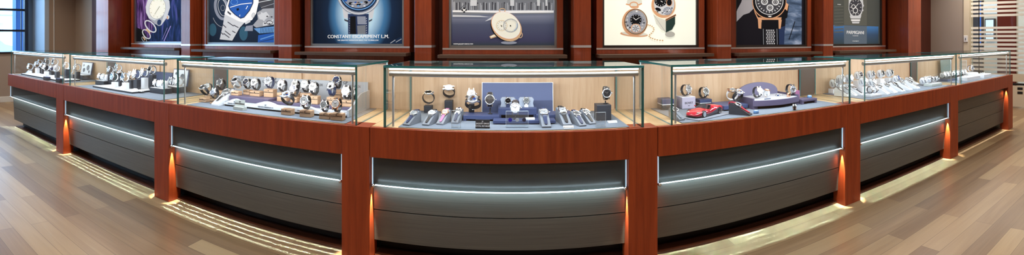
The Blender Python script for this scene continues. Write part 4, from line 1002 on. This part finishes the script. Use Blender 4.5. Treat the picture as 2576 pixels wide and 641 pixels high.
blockwatch(871, 262, ZS2, .075, .05, .040, 'oak block on the fourth purple step', 'white dial watch on the fourth purple step', 70, Y=2.41, s=1.15, dial=D_WHITE, strap=BLACK)
blockwatch(832, 258, ZS2, .060, .05, .050, 'oak block between third and fourth purple steps', 'tilted watch between the third and fourth steps', 45, Y=2.44, s=1.15, dial=D_WHITE, style='small', strap=NAVY)
blockwatch(847, 250, ZS2, .055, .045, .085, 'highest oak block behind the fourth step', 'steel watch standing highest behind the fourth step', 58, Y=2.55, s=1.15, dial=D_BLUE, style='chrono', strap=BLACK)
blockwatch(885, 262, ZS2, .045, .05, .022, 'small oak block at the right end of the stage', 'dark strapped watch behind the glass edge at stage right', 70, Y=2.50, s=1.1, dial=D_SILVER, strap=BLACK)
card('pale grey sign on a foot at the front of the stage', atZ(602, 276, Zp), .082, .066, SIGNGREY, .12, 'small_sign', [('GP', 0, .052, .012), ('GIRARD-PERREGAUX', 0, .040, .0085)], INK, foot=.020)
# ================================================================== case 5: model car, lilac box, semicircular stage
b = atZ(1733, 273, Zp); hb = EYE - (244 - HY) * (b.y / cos(az(1733))) / F - Zp
t = thing('gift_box', 'lilac grey presentation box lettered BOVET', 'box', (b.x, b.y + .05, Zp + .0004))
mb = MB(); mb.box((-.050, -.05, 0), (.050, .05, hb - .004), LILAC, .002); mb.build('box_body', t)
mb = MB(); mb.box((-.051, -.051, hb - .0038), (.051, .051, hb), simple('lilac_box_lid', (.62, .62, .70), .5), .0015); mb.build('box_lid', t)
mb = MB(); text_into(mb, 'BOVET', .020, INK, Matrix.Translation((0, -.0504, hb * .48)) @ FRONT, bold=.0004); text_into(mb, '1822', .008, INK, Matrix.Translation((0, -.0504, hb * .25)) @ FRONT); mb.build('box_lettering', t)
stand_watch('silver dial watch with black strap on the lilac box', Vector((b.x - .012, b.y + .035, Zp + hb + .0008)), 72, .35, dial=D_WHITE, style='plain', strap=BLACK, s=1.08)
def stack_box(x, y, w, d, h, label):
    b = atZ(x, y, Zp); t = thing('watch_box', label, 'box', (b.x, b.y + d / 2, Zp + .0004))
    mb = MB(); mb.box((-w / 2, -d / 2, 0), (w / 2, d / 2, h * .45), BLKRAMP, .002); mb.build('box_base', t)
    mb = MB(); mb.box((-w / 2 + .001, -d / 2 + .001, h * .45 + .0003), (w / 2 - .001, d / 2 - .001, h * .53), WHITE); mb.build('pale_band', t)
    mb = MB(); mb.box((-w / 2, -d / 2, h * .53 + .0003), (w / 2, d / 2, h), NAVYBOX, .002); mb.build('box_lid', t)
    return b
b1 = stack_box(1681, 276, .085, .10, .070, 'dark banded box left of the lilac box')
b2 = stack_box(1776, 268, .095, .09, .050, 'dark banded box right of the lilac box')
stand_watch('black strapped chronograph on the dark box right of the lilac box', Vector((b2.x - .004, b2.y + .04, Zp + .0513)), 70, .25, dial=D_WHITE, style='chrono', strap=BLACK, s=1.08)
ramp('dark grey ramp behind the metal rod, left of the red car', 'silver watch on the ramp left of the red car', atZ(1716, 303, Zp), .16, s=.85, dial=D_SILVER, strap=GREYRAMP)
# grey tile and the model car
t = thing('display_tile', 'flat grey tile under the red model car', 'tile', (1.150, 2.315, Zp + .0004), (0, 0, .42))
mb = MB(); mb.box((-.16, -.085, 0), (.16, .085, .004), simple('pale_grey_tile', (.26, .28, .32), .5), .001); mb.build('tile_slab', t)
mb = MB(); mb.box((-.158, -.083, .0041), (.158, .083, .0045), simple('tile_face', (.23, .25, .29), .45)); mb.build('tile_face', t)
car = thing('model_car', 'red open-top model sports car with dark cockpit', 'model car', (1.150, 2.325, Zp + .0055), (0, 0, .50)); car.scale = (1.2, 1.2, 1.2)
RED = simple('red_car_paint', (.42, .008, .025), .22, coat=1.); SKIRT = simple('grey_car_skirt', (.10, .10, .12), .35, .5)
L = .115
def loft(mb, secs, m, smooth=True):
    n = len(secs[0]); vs = [Vector(p) for s_ in secs for p in s_]; fs = []
    for i in range(len(secs) - 1):
        for k in range(n): fs.append([i * n + k, i * n + (k + 1) % n, (i + 1) * n + (k + 1) % n, (i + 1) * n + k])
    fs.append(list(range(n))[::-1]); fs.append([(len(secs) - 1) * n + k for k in range(n)])
    mb._add(vs, fs, m, smooth)
def sec(x, w, zb, zs, zt, crown=.0):
    "cross-section at x: half width w, sill zb, shoulder zs, deck zt"
    return [(x, -w * .94, zb), (x, -w, (zb + zs) / 2), (x, -w * .96, zs), (x, -w * .72, zt), (x, 0, zt + crown), (x, w * .72, zt), (x, w * .96, zs), (x, w, (zb + zs) / 2), (x, w * .94, zb)]
# nose towards -X
mb = MB(); loft(mb, [sec(-.118, .020, .009, .013, .015), sec(-.110, .036, .007, .017, .020, .002), (sec(-.090, .045, .006, .026, .026, .003)), sec(-.066, .047, .006, .033, .031, .004), sec(-.040, .046, .006, .032, .035, .005), sec(-.022, .046, .006, .032, .036, .003),
                    sec(-.020, .046, .006, .032, .0335, -.006), sec(.030, .047, .006, .036, .034, -.006), sec(.032, .047, .006, .037, .040, .002), sec(.060, .049, .006, .040, .042, .003), sec(.085, .048, .008, .039, .041, .003), sec(.108, .043, .012, .034, .037, .002), sec(.114, .038, .016, .030, .034, .001)], RED); mb.build('car_body', car)
mb = MB(); mb.box((-.085, -.0465, .003), (.085, .0465, .0085), SKIRT, .001); mb.box((-.1145, -.034, .004), (-.09, .034, .0065), BLACKMET, .001); mb.prism([(-.02, .0095), (.05, .0095), (.075, .030), (.06, .034)], -.0492, -.0478, SKIRT, 'Y'); mb.build('lower_skirt', car)
mb = MB(); mb.box((-.018, -.030, .029), (.030, .030, .0335), BLACKMET); cp = mb.build('cockpit', car)
for sy in (-.015, .015):
    mb = MB(); mb.box((.004, sy - .010, .0336), (.014, sy + .010, .037), BLACK, .001); mb.box((.0145, sy - .010, .0336), (.022, sy + .010, .050), BLACK, .002, M=Matrix.Identity(4)); mb.build('seat', cp)
mb = MB(); mb.tube([(-.004 , -.015 + .008 * cos(a * pi / 6), .041 + .006 * sin(a * pi / 6)) for a in range(12)], .0009, BLACKMET, 6, True); mb.build('steering_wheel', cp)
mb = MB(); mb._add([Vector(p) for p in ((-.026, -.034, .038), (-.026, .034, .038), (-.008, .028, .052), (-.008, -.028, .052), (-.0245, -.034, .038), (-.0245, .034, .038), (-.0065, .028, .052), (-.0065, -.028, .052))], [[0, 1, 2, 3], [7, 6, 5, 4], [0, 4, 5, 1], [1, 5, 6, 2], [2, 6, 7, 3], [3, 7, 4, 0]], SMOKE); mb.tube([(-.026, -.034, .0385), (-.0075, -.028, .0522), (-.0075, .028, .0522), (-.026, .034, .0385)], .0009, BLACKMET, 6); mb.build('windscreen', car)
for sy in (-1, 1):
    mb = MB(); mb.box((-.018, sy * .050 - .004, .041), (-.010, sy * .050 + .004, .046), RED, .0015); mb.box((-.016, min(sy * .044, sy * .049), .0375), (-.013, max(sy * .044, sy * .049), .0425), BLACKMET); mb.build('door_mirror', car)
    mb = MB(); mb.prism([(-.106, sy * .030), (-.088, sy * .041), (-.086, sy * .034), (-.100, sy * .022)], .0235, .0265, SIGNGREY); mb.build('headlight', car)
    for x, r in ((-.068, .0165), (.070, .0180)):
        mb = MB(); M = Matrix.Translation((x, sy * .0445, r)) @ Matrix.Rotation(-sy * pi / 2, 4, 'X')
        mb.lathe([(.0001, -.006), (r, -.006), (r, .005), (r * .82, .0065), (r * .80, .003)], BLACKMET, 24, M); wh = mb.build('tyre', car)
        mb = MB(); mb.lathe([(r * .70, .0055), (r * .80, .0058)], CHROME, 24, M, False); mb.lathe([(.0001, .0062), (r * .2, .0062)], CHROME, 12, M, False)
        for q in range(10): mb.box((-.0008, r * .1, .0045), (.0008, r * .76, .006), CHROME, M=M @ Matrix.Rotation(q * pi / 5, 4, 'Z'))
        mb.build('wheel_rim', wh)
mb = MB(); mb.prism([(-.088, -.012), (-.045, -.022), (-.045, .022), (-.088, .012)], .0352, .0362, WHITE, M=Matrix.Rotation(-.12, 4, 'Y') @ Matrix.Translation((.004, 0, -.0095))); mb.build('white_bonnet_panel', car)
# ramp with the red strap
ramp('black ramp with red strapped watch, right of the model car', 'red strapped watch lying on the black ramp', atZ(1889, 290, Zp), .60, mat=BLKRAMP, s=.98, dial=D_SILVER, style='open', strap=REDL)
# low platform with the two loop watches
t = thing('display_platform', 'low black platform left of the semicircular stage', 'display platform', (1.405, 2.40, Zp + .0004))
mb = MB(); mb.box((-.075, 0, .008), (.112, .19, .034), NAVYBOX, .002); mb.build('platform_top', t)
mb = MB(); mb.box((-.065, .015, 0), (.102, .19, .0078), BLKRAMP); mb.build('platform_foot', t)
pz = Zp + .0350
ring_watch('open silver bracelet watch on the low black platform', Vector((2.53 * tan(az(1842)), 2.53, pz)), 20, -.3, dial=D_WHITE, strap=WHITEL, s=1.15, metal=ROSE)
stand_watch('large skeleton watch lying back on the low black platform', Vector((2.445 * tan(az(1856)), 2.445, pz)), 30, .2, ring=True, dial=D_SILVER, style='open', strap=BLACK, s=1.1)
# semicircular stage: straight sides, bowed front, arched back
S0 = Vector((1.73, 2.36, Zp + .0004)); zt_ = .058
t = thing('semicircular_stage', 'purple grey bow-fronted stage with an arched back', 'display stage', S0)
def bow(w, y1, b, y0=0.): return [(-w, y1), (-w, y0)] + [(-w + 2 * w * i / 20, y0 - b * sin(pi * i / 20)) for i in range(1, 20)] + [(w, y0), (w, y1)]
mb = MB(); mb.prism(bow(.20, .26, .045), .020, zt_ - .001, PURPLE, 'Z'); mb.build('curved_rim', t)
mb = MB(); mb.prism(bow(.184, .25, .042, .006), zt_ - .0008, zt_ + .0012, simple('pale_stage_top', (.46, .48, .54), .5), 'Z'); mb.build('stage_top', t)
for s in (-1, 1):
    mb = MB(); mb.box((s * .18 - .019, .002, 0), (s * .18 + .019, .25, .0198), PURPLE); mb.build('stage_foot', t)
    mb = MB(); mb.box((s * .1925 - .007, .003, zt_ + .0015 - .003), (s * .1925 + .007, .258, zt_ + .014), PURPLE, .001); mb.build('side_rail', t)
mb = MB(); mb.prism([(-.178, zt_ + .0015)] + [(-.178 * cos(pi * i / 20), zt_ + .010 + .085 * sin(pi * i / 20) ** .8) for i in range(21)] + [(.178, zt_ + .0015)], .235, .249, simple('violet_grey_velvet', (.125, .115, .195), .65), 'Y'); mb.build('arched_back', t)
zs = S0.z + zt_ + .002
def onstage(x, Y): return Vector((Y * tan(az(x)), Y, zs))
stand_watch('white dial watch leaning at the left of the semicircular stage', onstage(1904, 2.44), 66, .15, dial=D_WHITE, style='small', strap=BLACK, s=1.05)
card('small pale card at the middle of the semicircular stage', onstage(1927, 2.55), .042, .040, STAGEGREY, .15)
stand_watch('small rose gold watch lying flat before the pale card', onstage(1929, 2.45), 8, .1, dial=D_WHITE, strap=WHITEL, metal=ROSE, s=.72)
def blossom(x, Y):
    p = onstage(x, Y); t = thing('jewel_brooch', 'silvery blue flower-like brooch on the semicircular stage', 'brooch', p)
    for q in range(6):
        mb = MB(); a = q * pi / 3; mb.lathe([(.0001, 0), (.007, .002), (.008, .005), (.004, .008), (.0001, .009)], (D_BLUE, WSTEEL)[q % 2], 10, Matrix.Translation((.012 * cos(a), .012 * sin(a), .0005))); mb.build('petal', t)
    mb = MB(); mb.lathe([(.0001, 0), (.006, 0), (.006, .012), (.0001, .015)], CHROME, 12); mb.build('centre_stone', t)
    mb = MB(); mb.tube([(.018, 0, .004), (.035, -.004, .003), (.05, .002, .003)], .002, CHROME, 8); mb.build('stem', t)
blossom(1957, 2.47)
p = onstage(1984, 2.375); t = thing('metal_cup', 'small rose gold cup-shaped clasp on the stage edge', 'clasp', p)
mb = MB(); mb.lathe([(.012, 0), (.014, .002), (.014, .026), (.012, .028), (.0115, .026), (.0115, .004), (.0001, .004)], ROSE, 20); mb.build('cup', t)
mb = MB(); mb.tube([(.015, 0, .006), (.022, 0, .010), (.022, 0, .020), (.015, 0, .024)], .0025, BLACK, 8); mb.build('loop', t)
p = onstage(1987, 2.425); 
stand_watch('round silver watch upright at the right end of the semicircular stage', p, 80, .05, dial=D_SILVER, style='chrono', strap=BLACK, s=1.1)
p = onstage(1931, 2.36); t = thing('name_bar', 'thin dark bar lying at the front of the semicircular stage', 'name bar', p, (0, 0, .05))
mb = MB(); mb.box((-.025, -.005, 0), (.025, .005, .006), NAVYBOX, .001); mb.build('bar', t); mb = MB(); mb.box((-.022, -.0054, .002), (.022, -.0051, .004), INKGREY); mb.build('bar_lettering', t)
# small step at the right, pucks, ring
b = atZ(2040, 259, Zp)
t = thing('display_step', 'small purple grey step right of the semicircular stage', 'display platform', (2.012, 2.34, Zp + .0004))
mb = MB(); mb.box((-.072, 0, .018), (.075, .10, .034), PURPLE, .0015); mb.build('step_top', t)
for xx in (-.070, .055): mb = MB(); mb.box((xx, .002, 0), (xx + .018, .098, .0178), PURPLE); mb.build('step_leg', t)
PUCK = simple('blue_glass_puck', (.10, .22, .42), .15, spec=.8)
def puck(label, p):
    t = thing('glass_puck', label, 'glass puck', p)
    mb = MB(); mb.lathe([(.0001, 0), (.017, 0), (.018, .003), (.017, .016), (.015, .018), (.0001, .018)], PUCK, 20); mb.build('puck', t)
    mb = MB(); mb.lathe([(.0001, .0182), (.011, .0182), (.011, .019)], ACRYLEDGE, 18); mb.build('pale_top', t)
puck('blue glass puck on the felt before the semicircular stage', atZ(1902, 285, Zp) + Vector((0, 0, .0006)))
puck('blue glass puck on the small step right of the stage', Vector((2.05, 2.385, Zp + .035)))
t = thing('wrist_watch', 'striped black and white ring watch lying on the felt below the stage', 'watch', atZ(2003, 277, Zp) + Vector((0, .02, .0195)), (0, 0, -.6))
mb = MB(); mb.strip([(.018 * cos(2 * pi * i / 24), .018 * sin(2 * pi * i / 24)) for i in range(25)], .016, .003, BLACK); mb.build('strap', t)
for xx in (-.009, .009): mb = MB(); mb.strip([(.019 * cos(2 * pi * i / 24), .019 * sin(2 * pi * i / 24)) for i in range(25)], .004, .004, WSTEEL); mb.bm.transform(Matrix.Translation((xx, 0, 0))); mb.build('steel_rim', t)
block('small violet block behind the right end of the stage', Vector((2.545 * tan(az(2003)), 2.53, Zp)), .05, .04, .075, LILACL, False, 'display_riser', 'riser')

# ================================================================== dense cases: 2 and 1 at the left, 6 and 7 at the right
LOOKS = [dict(dial=D_WHITE, strap=WSTEEL), dict(dial=D_BLACK, strap=BLACK, style='chrono'), dict(dial=D_SILVER, strap=WSTEEL, style='small'), dict(dial=D_WHITE, strap=WHITEL), dict(dial=D_BLUE, strap=WSTEEL), dict(dial=D_SILVER, strap=BLACK)]
def on_riser(label, rl, x, Y, yc, tilt, s, k, mat=BLKRAMP, rw=.05, yaw=0., cuff=True, group=None, base=Zp, name='display_riser', cat='riser', rgroup=None, **kw):
    "looped watch whose centre is seen at (x, yc) standing at distance Y, on a riser of the height it needs"
    p = atY(x, yc, Y); R = (R0 + .0055) * s; zb = p.z - R; h = zb - base
    if h > .008:
        b = Vector((p.x, Y - rw / 2, base)); block(rl, b, rw, rw, h - .001, mat, False, name, cat, group=rgroup)
    else: zb = base + .0008
    lk = dict(LOOKS[k % len(LOOKS)]); lk.update(kw)
    stand_watch(label, Vector((p.x, Y, zb)), tilt, yaw, s=s, cuff=cuff, group=group, **lk)
# case 2
g2 = 'ring-like cuffed watches in the black trays'
ct = Vector((-3.20, 2.42, Zp)); tray('long black tray with white lining running along the second showcase', ct, .64, .33, .012)
zt2 = Zp + .0160
def pairbox(x, y, yaw, label, wl1, wl2, w=.16):
    b = atZ(x, y, Zp); b.z = Zp
    t = thing('watch_box', label, 'watch box', (b.x, b.y + .06, b.z + .0006), (0, 0, yaw))
    mb = MB(); mb.box((-w / 2, -.055, 0), (w / 2, .055, .045), BLKRAMP, .002); mb.build('box_body', t)
    mb = MB(); mb.box((-w / 2 + .006, -.049, .0452), (w / 2 - .006, .049, .047), WHITE); mb.build('box_lining', t)
    M = Matrix.Translation(t.location) @ Matrix.Rotation(yaw, 4, 'Z')
    for k, (s, wl) in enumerate(((-1, wl1), (1, wl2))):
        c = M @ Vector((s * w * .24, 0, .0478)); q = thing('watch_cushion', 'white cushion under the ' + wl, 'cushion', c, (0, 0, yaw))
        mb = MB(); mb.lathe([(.0001, -.030), (.026, -.030), (.031, -.024), (.031, .024), (.026, .030), (.0001, .030)], CREAM, 22, Matrix.Translation((0, 0, .032)) @ Matrix.Rotation(pi / 2, 4, 'Y')); mb.build('cushion_body', q)
        mb = MB(); mb.strip([(.0325 * cos(2 * pi * i / 28), .032 + .0325 * sin(2 * pi * i / 28)) for i in range(29)], .018, .0022, WSTEEL if k else BLACK); mb.build('band', q)
        n = Euler((radians(68), 0, yaw)).to_matrix() @ Vector((0, 0, 1))
        watch(wl, c + Vector((0, 0, .032)) + n * .0475, (radians(68), 0, yaw), pose='none', s=.85, **(dict(dial=D_BLACK) if k else dict(dial=D_WHITE)))
pairbox(249, 214, .0, 'black box with two round white cushions at left of the second showcase', 'left watch in the left two-cushion box', 'right watch in the left two-cushion box')
pairbox(392, 235, .0, 'black box with two white cushions near the right rod of the second showcase', 'left watch in the right two-cushion box', 'right watch in the right two-cushion box', .18)
R2 = [(279, 2.50, 176, 70, 1.0), (289, 2.36, 194, 74, 1.15), (299, 2.58, 172, 74, 1.15), (316, 2.34, 195, 74, 1.15), (331, 2.42, 190, 70, 1.0), (345, 2.40, 187, 74, 1.2), (364, 2.51, 183, 74, 1.15), (384, 2.52, 176, 72, 1.1), (376, 2.625, 186, 40, .85), (303, 2.46, 186, 35, .9)]
for k, (x, Y, yc, tl, s) in enumerate(sorted(R2)):
    on_riser('%s cuffed watch from the left on the small risers of the second showcase' % ORD[k], 'small riser under the %s cuffed watch of the second showcase' % ORD[k], x, Y, yc, tl, s, (5, 1, 0, 5, 2, 1)[k % 6], mat=(BLKRAMP, CREAM, BLKRAMP)[k % 3], base=zt2 if abs(Y * tan(az(x)) + 3.20) < .34 and Y < 2.61 else Zp, group=g2, rgroup='small risers in the second showcase')
for k, (x, y) in enumerate(((338, 227), (306, 220), (352, 230))):
    p = atZ(x, y, zt2 + .0) ; card('white card %s in the long black tray' % ('in the middle', 'at the left', 'at the right')[k], p, .05, .022, CARD, lean=.8)
def openbox(label, x, Y, w, lid_h, lean, base_h=.05, lining=None, yaw=0.):
    X = Y * tan(az(x)); t = thing('presentation_box', label, 'presentation box', (X, Y, Zp + .0004), (0, 0, yaw))
    mb = MB(); mb.box((-w / 2, -.09, 0), (w / 2, .02, base_h), BLKRAMP, .002); mb.build('box_base', t)
    mb = MB(); mb.box((-w / 2 + .01, -.082, base_h + .0003), (w / 2 - .01, .012, base_h + .004), WHITE, .001); mb.build('cushion', t)
    M = Matrix.Translation((0, .022, base_h)) @ Matrix.Rotation(-lean, 4, 'X')
    mb = MB(); mb.box((-w / 2, 0, .0), (w / 2, .014, lid_h), NAVYBOX, .002, M=M); ld = mb.build('lid', t)
    mb = MB(); mb.box((-w / 2 + .008, -.003, .006), (w / 2 - .008, -.0005, lid_h - .008), lining or CREAM, M=M); mb.build('lid_lining', ld)
    for (u, v, r) in ((-.2, .35, .18), (.15, .55, .22), (.3, .25, .12), (-.28, .72, .10)):
        mb = MB(); mb.lathe([(r * w * .55, 0), (r * w * .62, 0)], INKGREY, 18, M @ Matrix.Translation((u * w, -.0034, v * lid_h)) @ FRONT, False); mb.build('lid_print', ld)
    return X, Zp + base_h + .0052
X_, z_ = openbox('open box with white patterned lid at the right end of the second showcase', 446, 2.66, .20, .155, .20)
stand_watch('cuffed watch in the open patterned box of the second showcase', Vector((2.62 * tan(az(453)), 2.615, z_)), 74, 0, dial=D_WHITE, strap=WSTEEL, s=1.1, cuff=True)
stand_watch('second cuffed watch at the left of the open patterned box', Vector((2.62 * tan(az(434)), 2.615, z_)), 74, .1, dial=D_SILVER, strap=BLACK, s=1.0, cuff=True)
tb_ = thing('backdrop_board', 'long dark leaning board behind the cuffed watches of the second showcase', 'backdrop board', (-3.03, 2.665, Zp + .0034))
mb = MB(); mb.box((-.34, 0, 0), (.20, .012, .16), NAVYBOX, .002, M=Matrix.Rotation(-.15, 4, 'X')); mb.build('board_face', tb_)
mb = MB(); mb.box((-.34, .0, .1602), (.20, .012, .164), BLKRAMP, M=Matrix.Rotation(-.15, 4, 'X')); mb.build('board_top_edge', tb_)
# case 1
g1_ = 'cuffed watches in the window end showcase'
tray('long flat black tray in the window end showcase', Vector((-4.72, 2.36, Zp)), 1.15, .26, .014)
zt1 = Zp + .018
R1 = [(77, 2.38, 168, 74, 1.2), (94, 2.44, 163, 74, 1.15), (101, 2.52, 158, 70, 1.1), (119, 2.60, 156, 74, 1.25), (117, 2.36, 170, 60, 1.2), (140, 2.58, 156, 74, 1.25), (144, 2.34, 172, 50, 1.0), (108, 2.47, 166, 55, 1.0), (168, 2.42, 165, 74, 1.1), (195, 2.52, 170, 74, 1.2), (178, 2.56, 178, 60, 1.0), (131, 2.50, 172, 55, .95)]
for k, (x, Y, yc, tl, s) in enumerate(sorted(R1)):
    X = Y * tan(az(x)); on_riser('%s cuffed watch from the left in the window end showcase' % ORD[k], 'small riser under the %s cuffed watch of the window end showcase' % ORD[k], x, Y, yc, tl, s, 0 if k % 3 else k, mat=(BLKRAMP, CREAM, BLKRAMP)[k % 3], base=zt1 if (abs(X + 4.72) < .54 and Y < 2.46) else (Zp + .018 if abs(X + 4.72) < .62 and Y < 2.52 else Zp), group=g1_, rgroup='small risers in the window end showcase')
openbox('open box with white leaf-printed lid at the right end of the window end showcase', 211, 2.665, .24, .155, .22)
for k, (x, Y, w, h, nm) in enumerate(((128, 2.62, .14, .10, 'dark blue upright box behind the cuffed watches of the window end showcase'), (150, 2.24, .10, .045, 'small black box at the front right of the window end showcase'), (118, 2.235, .10, .040, 'small black box at the front middle of the window end showcase'))):
    t = thing('watch_box', nm, 'box', (Y * tan(az(x)), Y, (Zp if k == 0 else Zp) + .0004)); 
    if k: t.location.y = 2.195; t.location.x = 2.195 * tan(az(x))
    mb = MB(); mb.box((-w / 2, -.025, 0), (w / 2, .025, h * .6), BLKRAMP, .002); mb.build('box_body', t)
    mb = MB(); mb.box((-w / 2, -.025, h * .6 + .0004), (w / 2, .025, h), NAVYBOX, .002); mb.build('box_lid', t)
ramp('low white strap ramp at the left end of the window end showcase', 'steel watch laid on the low white ramp at the window end', Vector((-5.22, 2.24, Zp)), .0, WHITE, s=.8, dial=D_WHITE, strap=WSTEEL)
# case 6
g6_ = 'white stands in the sixth showcase'; gw6 = 'watches in the sixth showcase'
R6 = [(2096, 2.66, 210, 76), (2113, 2.62, 200, 76), (2134, 2.60, 198, 76), (2158, 2.62, 190, 74), (2189, 2.62, 188, 74), (2214, 2.62, 186, 74), (2236, 2.60, 184, 72), (2192, 2.50, 208, 66), (2170, 2.52, 205, 66), (2253, 2.52, 200, 66), (2322, 2.42, 202, 66), (2335, 2.43, 201, 66)]
for k, (x, Y, yc, tl) in enumerate(sorted(R6)):
    on_riser('%s upright watch from the left on white stands in the sixth showcase' % ORD[k], 'white stand under the %s upright watch of the sixth showcase' % ORD[k], x, Y, yc, tl, 1.12, (0, 3, 2, 4, 0, 3)[k % 6], mat=WHITE, rw=.062, cuff='full', group=gw6, name='watch_stand', cat='watch stand', rgroup=g6_, yaw=.15)
k = 0
def fan(x0, y0, n, dx, dy, yaw, s, where, mats=(WHITE,), straps=(WSTEEL, WHITEL, BLACK, WSTEEL)):
    global k
    for i in range(n):
        b = atZ(x0 + dx * i, y0 + dy * i, Zp)
        ramp('pale ramp, %s of the %s' % (ORD[i] + ' from left', where), 'strap watch, %s of the %s' % (ORD[i] + ' from left', where), b, yaw, mat=mats[i % len(mats)], s=s, dial=(D_WHITE, D_SILVER, D_BLACK)[i % 3], strap=straps[i % len(straps)], group='pale strap ramps in the sixth showcase', wgroup='strap watches on pale ramps in the sixth showcase')
fan(2137, 243, 3, 17, -2.0, .25, .95, 'three behind the sixth showcase corner')
fan(2236, 238, 5, 19, -3.6, .08, 1.08, 'five in the sixth showcase front row')
fan(2243, 222, 4, 22, -3.2, .10, 1.0, 'four in the sixth showcase second row')
t6 = atZ(2207, 244, Zp)
tray('white shallow tray at the front left of the sixth showcase', Vector((t6.x, t6.y + .055, Zp)), .13, .10, .018, WHITE, CREAM)
for i in range(2):
    stand_watch('%s dark strapped watch in the white tray of the sixth showcase' % ('left', 'right')[i], Vector((t6.x - .03 + .06 * i, t6.y + .055, Zp + .0222)), 60, .1, dial=D_WHITE, strap=(BLACK, NAVY)[i], s=.85, group=gw6)
c6 = atZ(2362, 216, Zp)
tray('small white box of three cuffs at the right of the sixth showcase', Vector((c6.x - .02, c6.y + .06, Zp)), .20, .10, .026, SIGNGREY, CREAM)
for i in range(3):
    stand_watch('%s cuffed watch in the small white box of the sixth showcase' % ('left', 'middle', 'right')[i], Vector((c6.x - .085 + .062 * i, c6.y + .06, Zp + .0302)), 66, 0, dial=D_WHITE, strap=(BLACK, WHITEL, BLACK)[i], s=.85, cuff='full', group=gw6)
# case 7
t = thing('mirror_panel', 'grey green glass panel leaning at the back left of the end showcase', 'panel', (2.69 * tan(az(2366)) + .12, 2.67, Zp + .0004))
mb = MB(); mb.box((-.13, 0, .004), (.13, .008, .25), simple('grey_green_glass', (.16, .22, .21), .15, spec=.6), .001, M=Matrix.Rotation(-.06, 4, 'X')); mb.build('glass_sheet', t)
mb = MB(); mb.box((-.13, -.012, 0), (.13, .03, .0038), ALU); mb.build('foot_rail', t)
tray('dark blue tray carrying a row of cuffed watches in the end showcase', Vector((4.40, 2.50, Zp)), .62, .20, .022, NAVYBOX, BLKRAMP)
gw7 = 'row of cuffed watches in the end showcase'
for i in range(8):
    stand_watch('%s cuffed watch from the left in the row of the end showcase' % ORD[i], Vector((4.14 + .073 * i, 2.50, Zp + .0262)), 62, 0, dial=(D_WHITE, D_SILVER)[i % 2], strap=(BLACK, WHITEL, WSTEEL)[i % 3], s=1.0, cuff='full', group=gw7)
for i, (xa, w, lb) in enumerate(((4.40, .34, 'longer white tray at the front of the end showcase'), (4.79, .22, 'shorter white tray at the front of the end showcase'))):
    tray(lb, Vector((xa, 2.29, Zp)), w, .13, .042, WHITE, CREAM)
    for j in range(3 - i):
        watch('%s flat watch in the %s' % (ORD[j], lb.replace(' at the front of', ' of')), (xa - w * .3 + j * w * .30, 2.29, Zp + .042 + .0175), (0, 0, .2 * j), pose='none', s=.8, dial=(D_WHITE, D_SILVER)[j % 2], group='watches lying in the white trays')
t = thing('round_plinth', 'round white plinth behind the trays of the end showcase', 'plinth', (4.93, 2.54, Zp + .0004))
mb = MB(); mb.lathe([(.0001, 0), (.098, 0), (.10, .003), (.10, .040), (.098, .043), (.0001, .043)], CREAM, 36); mb.build('plinth_body', t)
mb = MB(); mb.lathe([(.0001, .0434), (.094, .0434), (.094, .0445)], WHITE, 36); mb.build('plinth_top', t)
stand_watch('single dark strapped watch upright on the round white plinth', Vector((4.93, 2.55, Zp + .0460)), 76, -.2, dial=D_BLACK, strap=NAVY, s=1.2, cuff=True)
acrylic('tall clear acrylic stand behind the round white plinth', Vector((4.96, 2.66, Zp)), .16, .20, .04)
# ------------------------------------------------------------------ room light
for x in (-5.4, -3.0, -.8, 1.4, 3.6, 5.8):
    for y, p in ((-.9, 17), (1.1, 20), (3.4, 21)):
        l = bpy.data.lights.new('ceiling_downlight', 'AREA'); l.shape = 'DISK'; l.size = .30; l.energy = p; l.color = (1., .90, .78); l.spread = radians(130)
        o = bpy.data.objects.new('ceiling_downlight', l); COL.objects.link(o); o.location = (x, y, ZC - .02)
for x, y in ((-6.95, 3.0), (6.55, 3.3)):
    l = bpy.data.lights.new('ceiling_downlight', 'AREA'); l.shape = 'DISK'; l.size = .16; l.energy = 20; l.color = (1., .88, .74); l.spread = radians(120)
    o = bpy.data.objects.new('ceiling_downlight', l); COL.objects.link(o); o.location = (x, y, ZC - .02)
for x in (8.2,):
    for y in (1., 3., 5.):
        area('corridor_light', (x, y, ZC - .02), (0, 0, 0), .5, .5, 30, (1., .93, .82))
W = bpy.data.worlds.new('world'); SC.world = W; W.use_nodes = True
bg = W.node_tree.nodes['Background']; bg.inputs['Color'].default_value = (.40, .68, 1., 1); bg.inputs['Strength'].default_value = 11.
# ------------------------------------------------------------------ camera: a level panorama from the middle of the aisle
cd = bpy.data.cameras.new('camera'); cd.type = 'PANO'; cd.panorama_type = 'CENTRAL_CYLINDRICAL'
cd.central_cylindrical_range_u_min = -1288 / F; cd.central_cylindrical_range_u_max = 1288 / F
cd.central_cylindrical_range_v_min = -(641 - HY) / F; cd.central_cylindrical_range_v_max = HY / F; cd.central_cylindrical_radius = 1.
cam = bpy.data.objects.new('camera', cd); COL.objects.link(cam); cam.location = (0, 0, EYE); cam.rotation_euler = (pi / 2, 0, 0); cd.clip_start = .05
SC.camera = cam
SC.view_settings.view_transform = 'Standard'; SC.view_settings.look = 'None'; SC.view_settings.gamma = 1; SC.view_settings.use_curve_mapping = False
SC.view_settings.exposure = 0.
try:
    c = SC.cycles
    c.max_bounces = 14; c.diffuse_bounces = 4; c.glossy_bounces = 5; c.transmission_bounces = 8; c.transparent_max_bounces = 40
    c.caustics_reflective = False; c.caustics_refractive = False; c.sample_clamp_indirect = 6; c.use_denoising = True
except Exception: pass
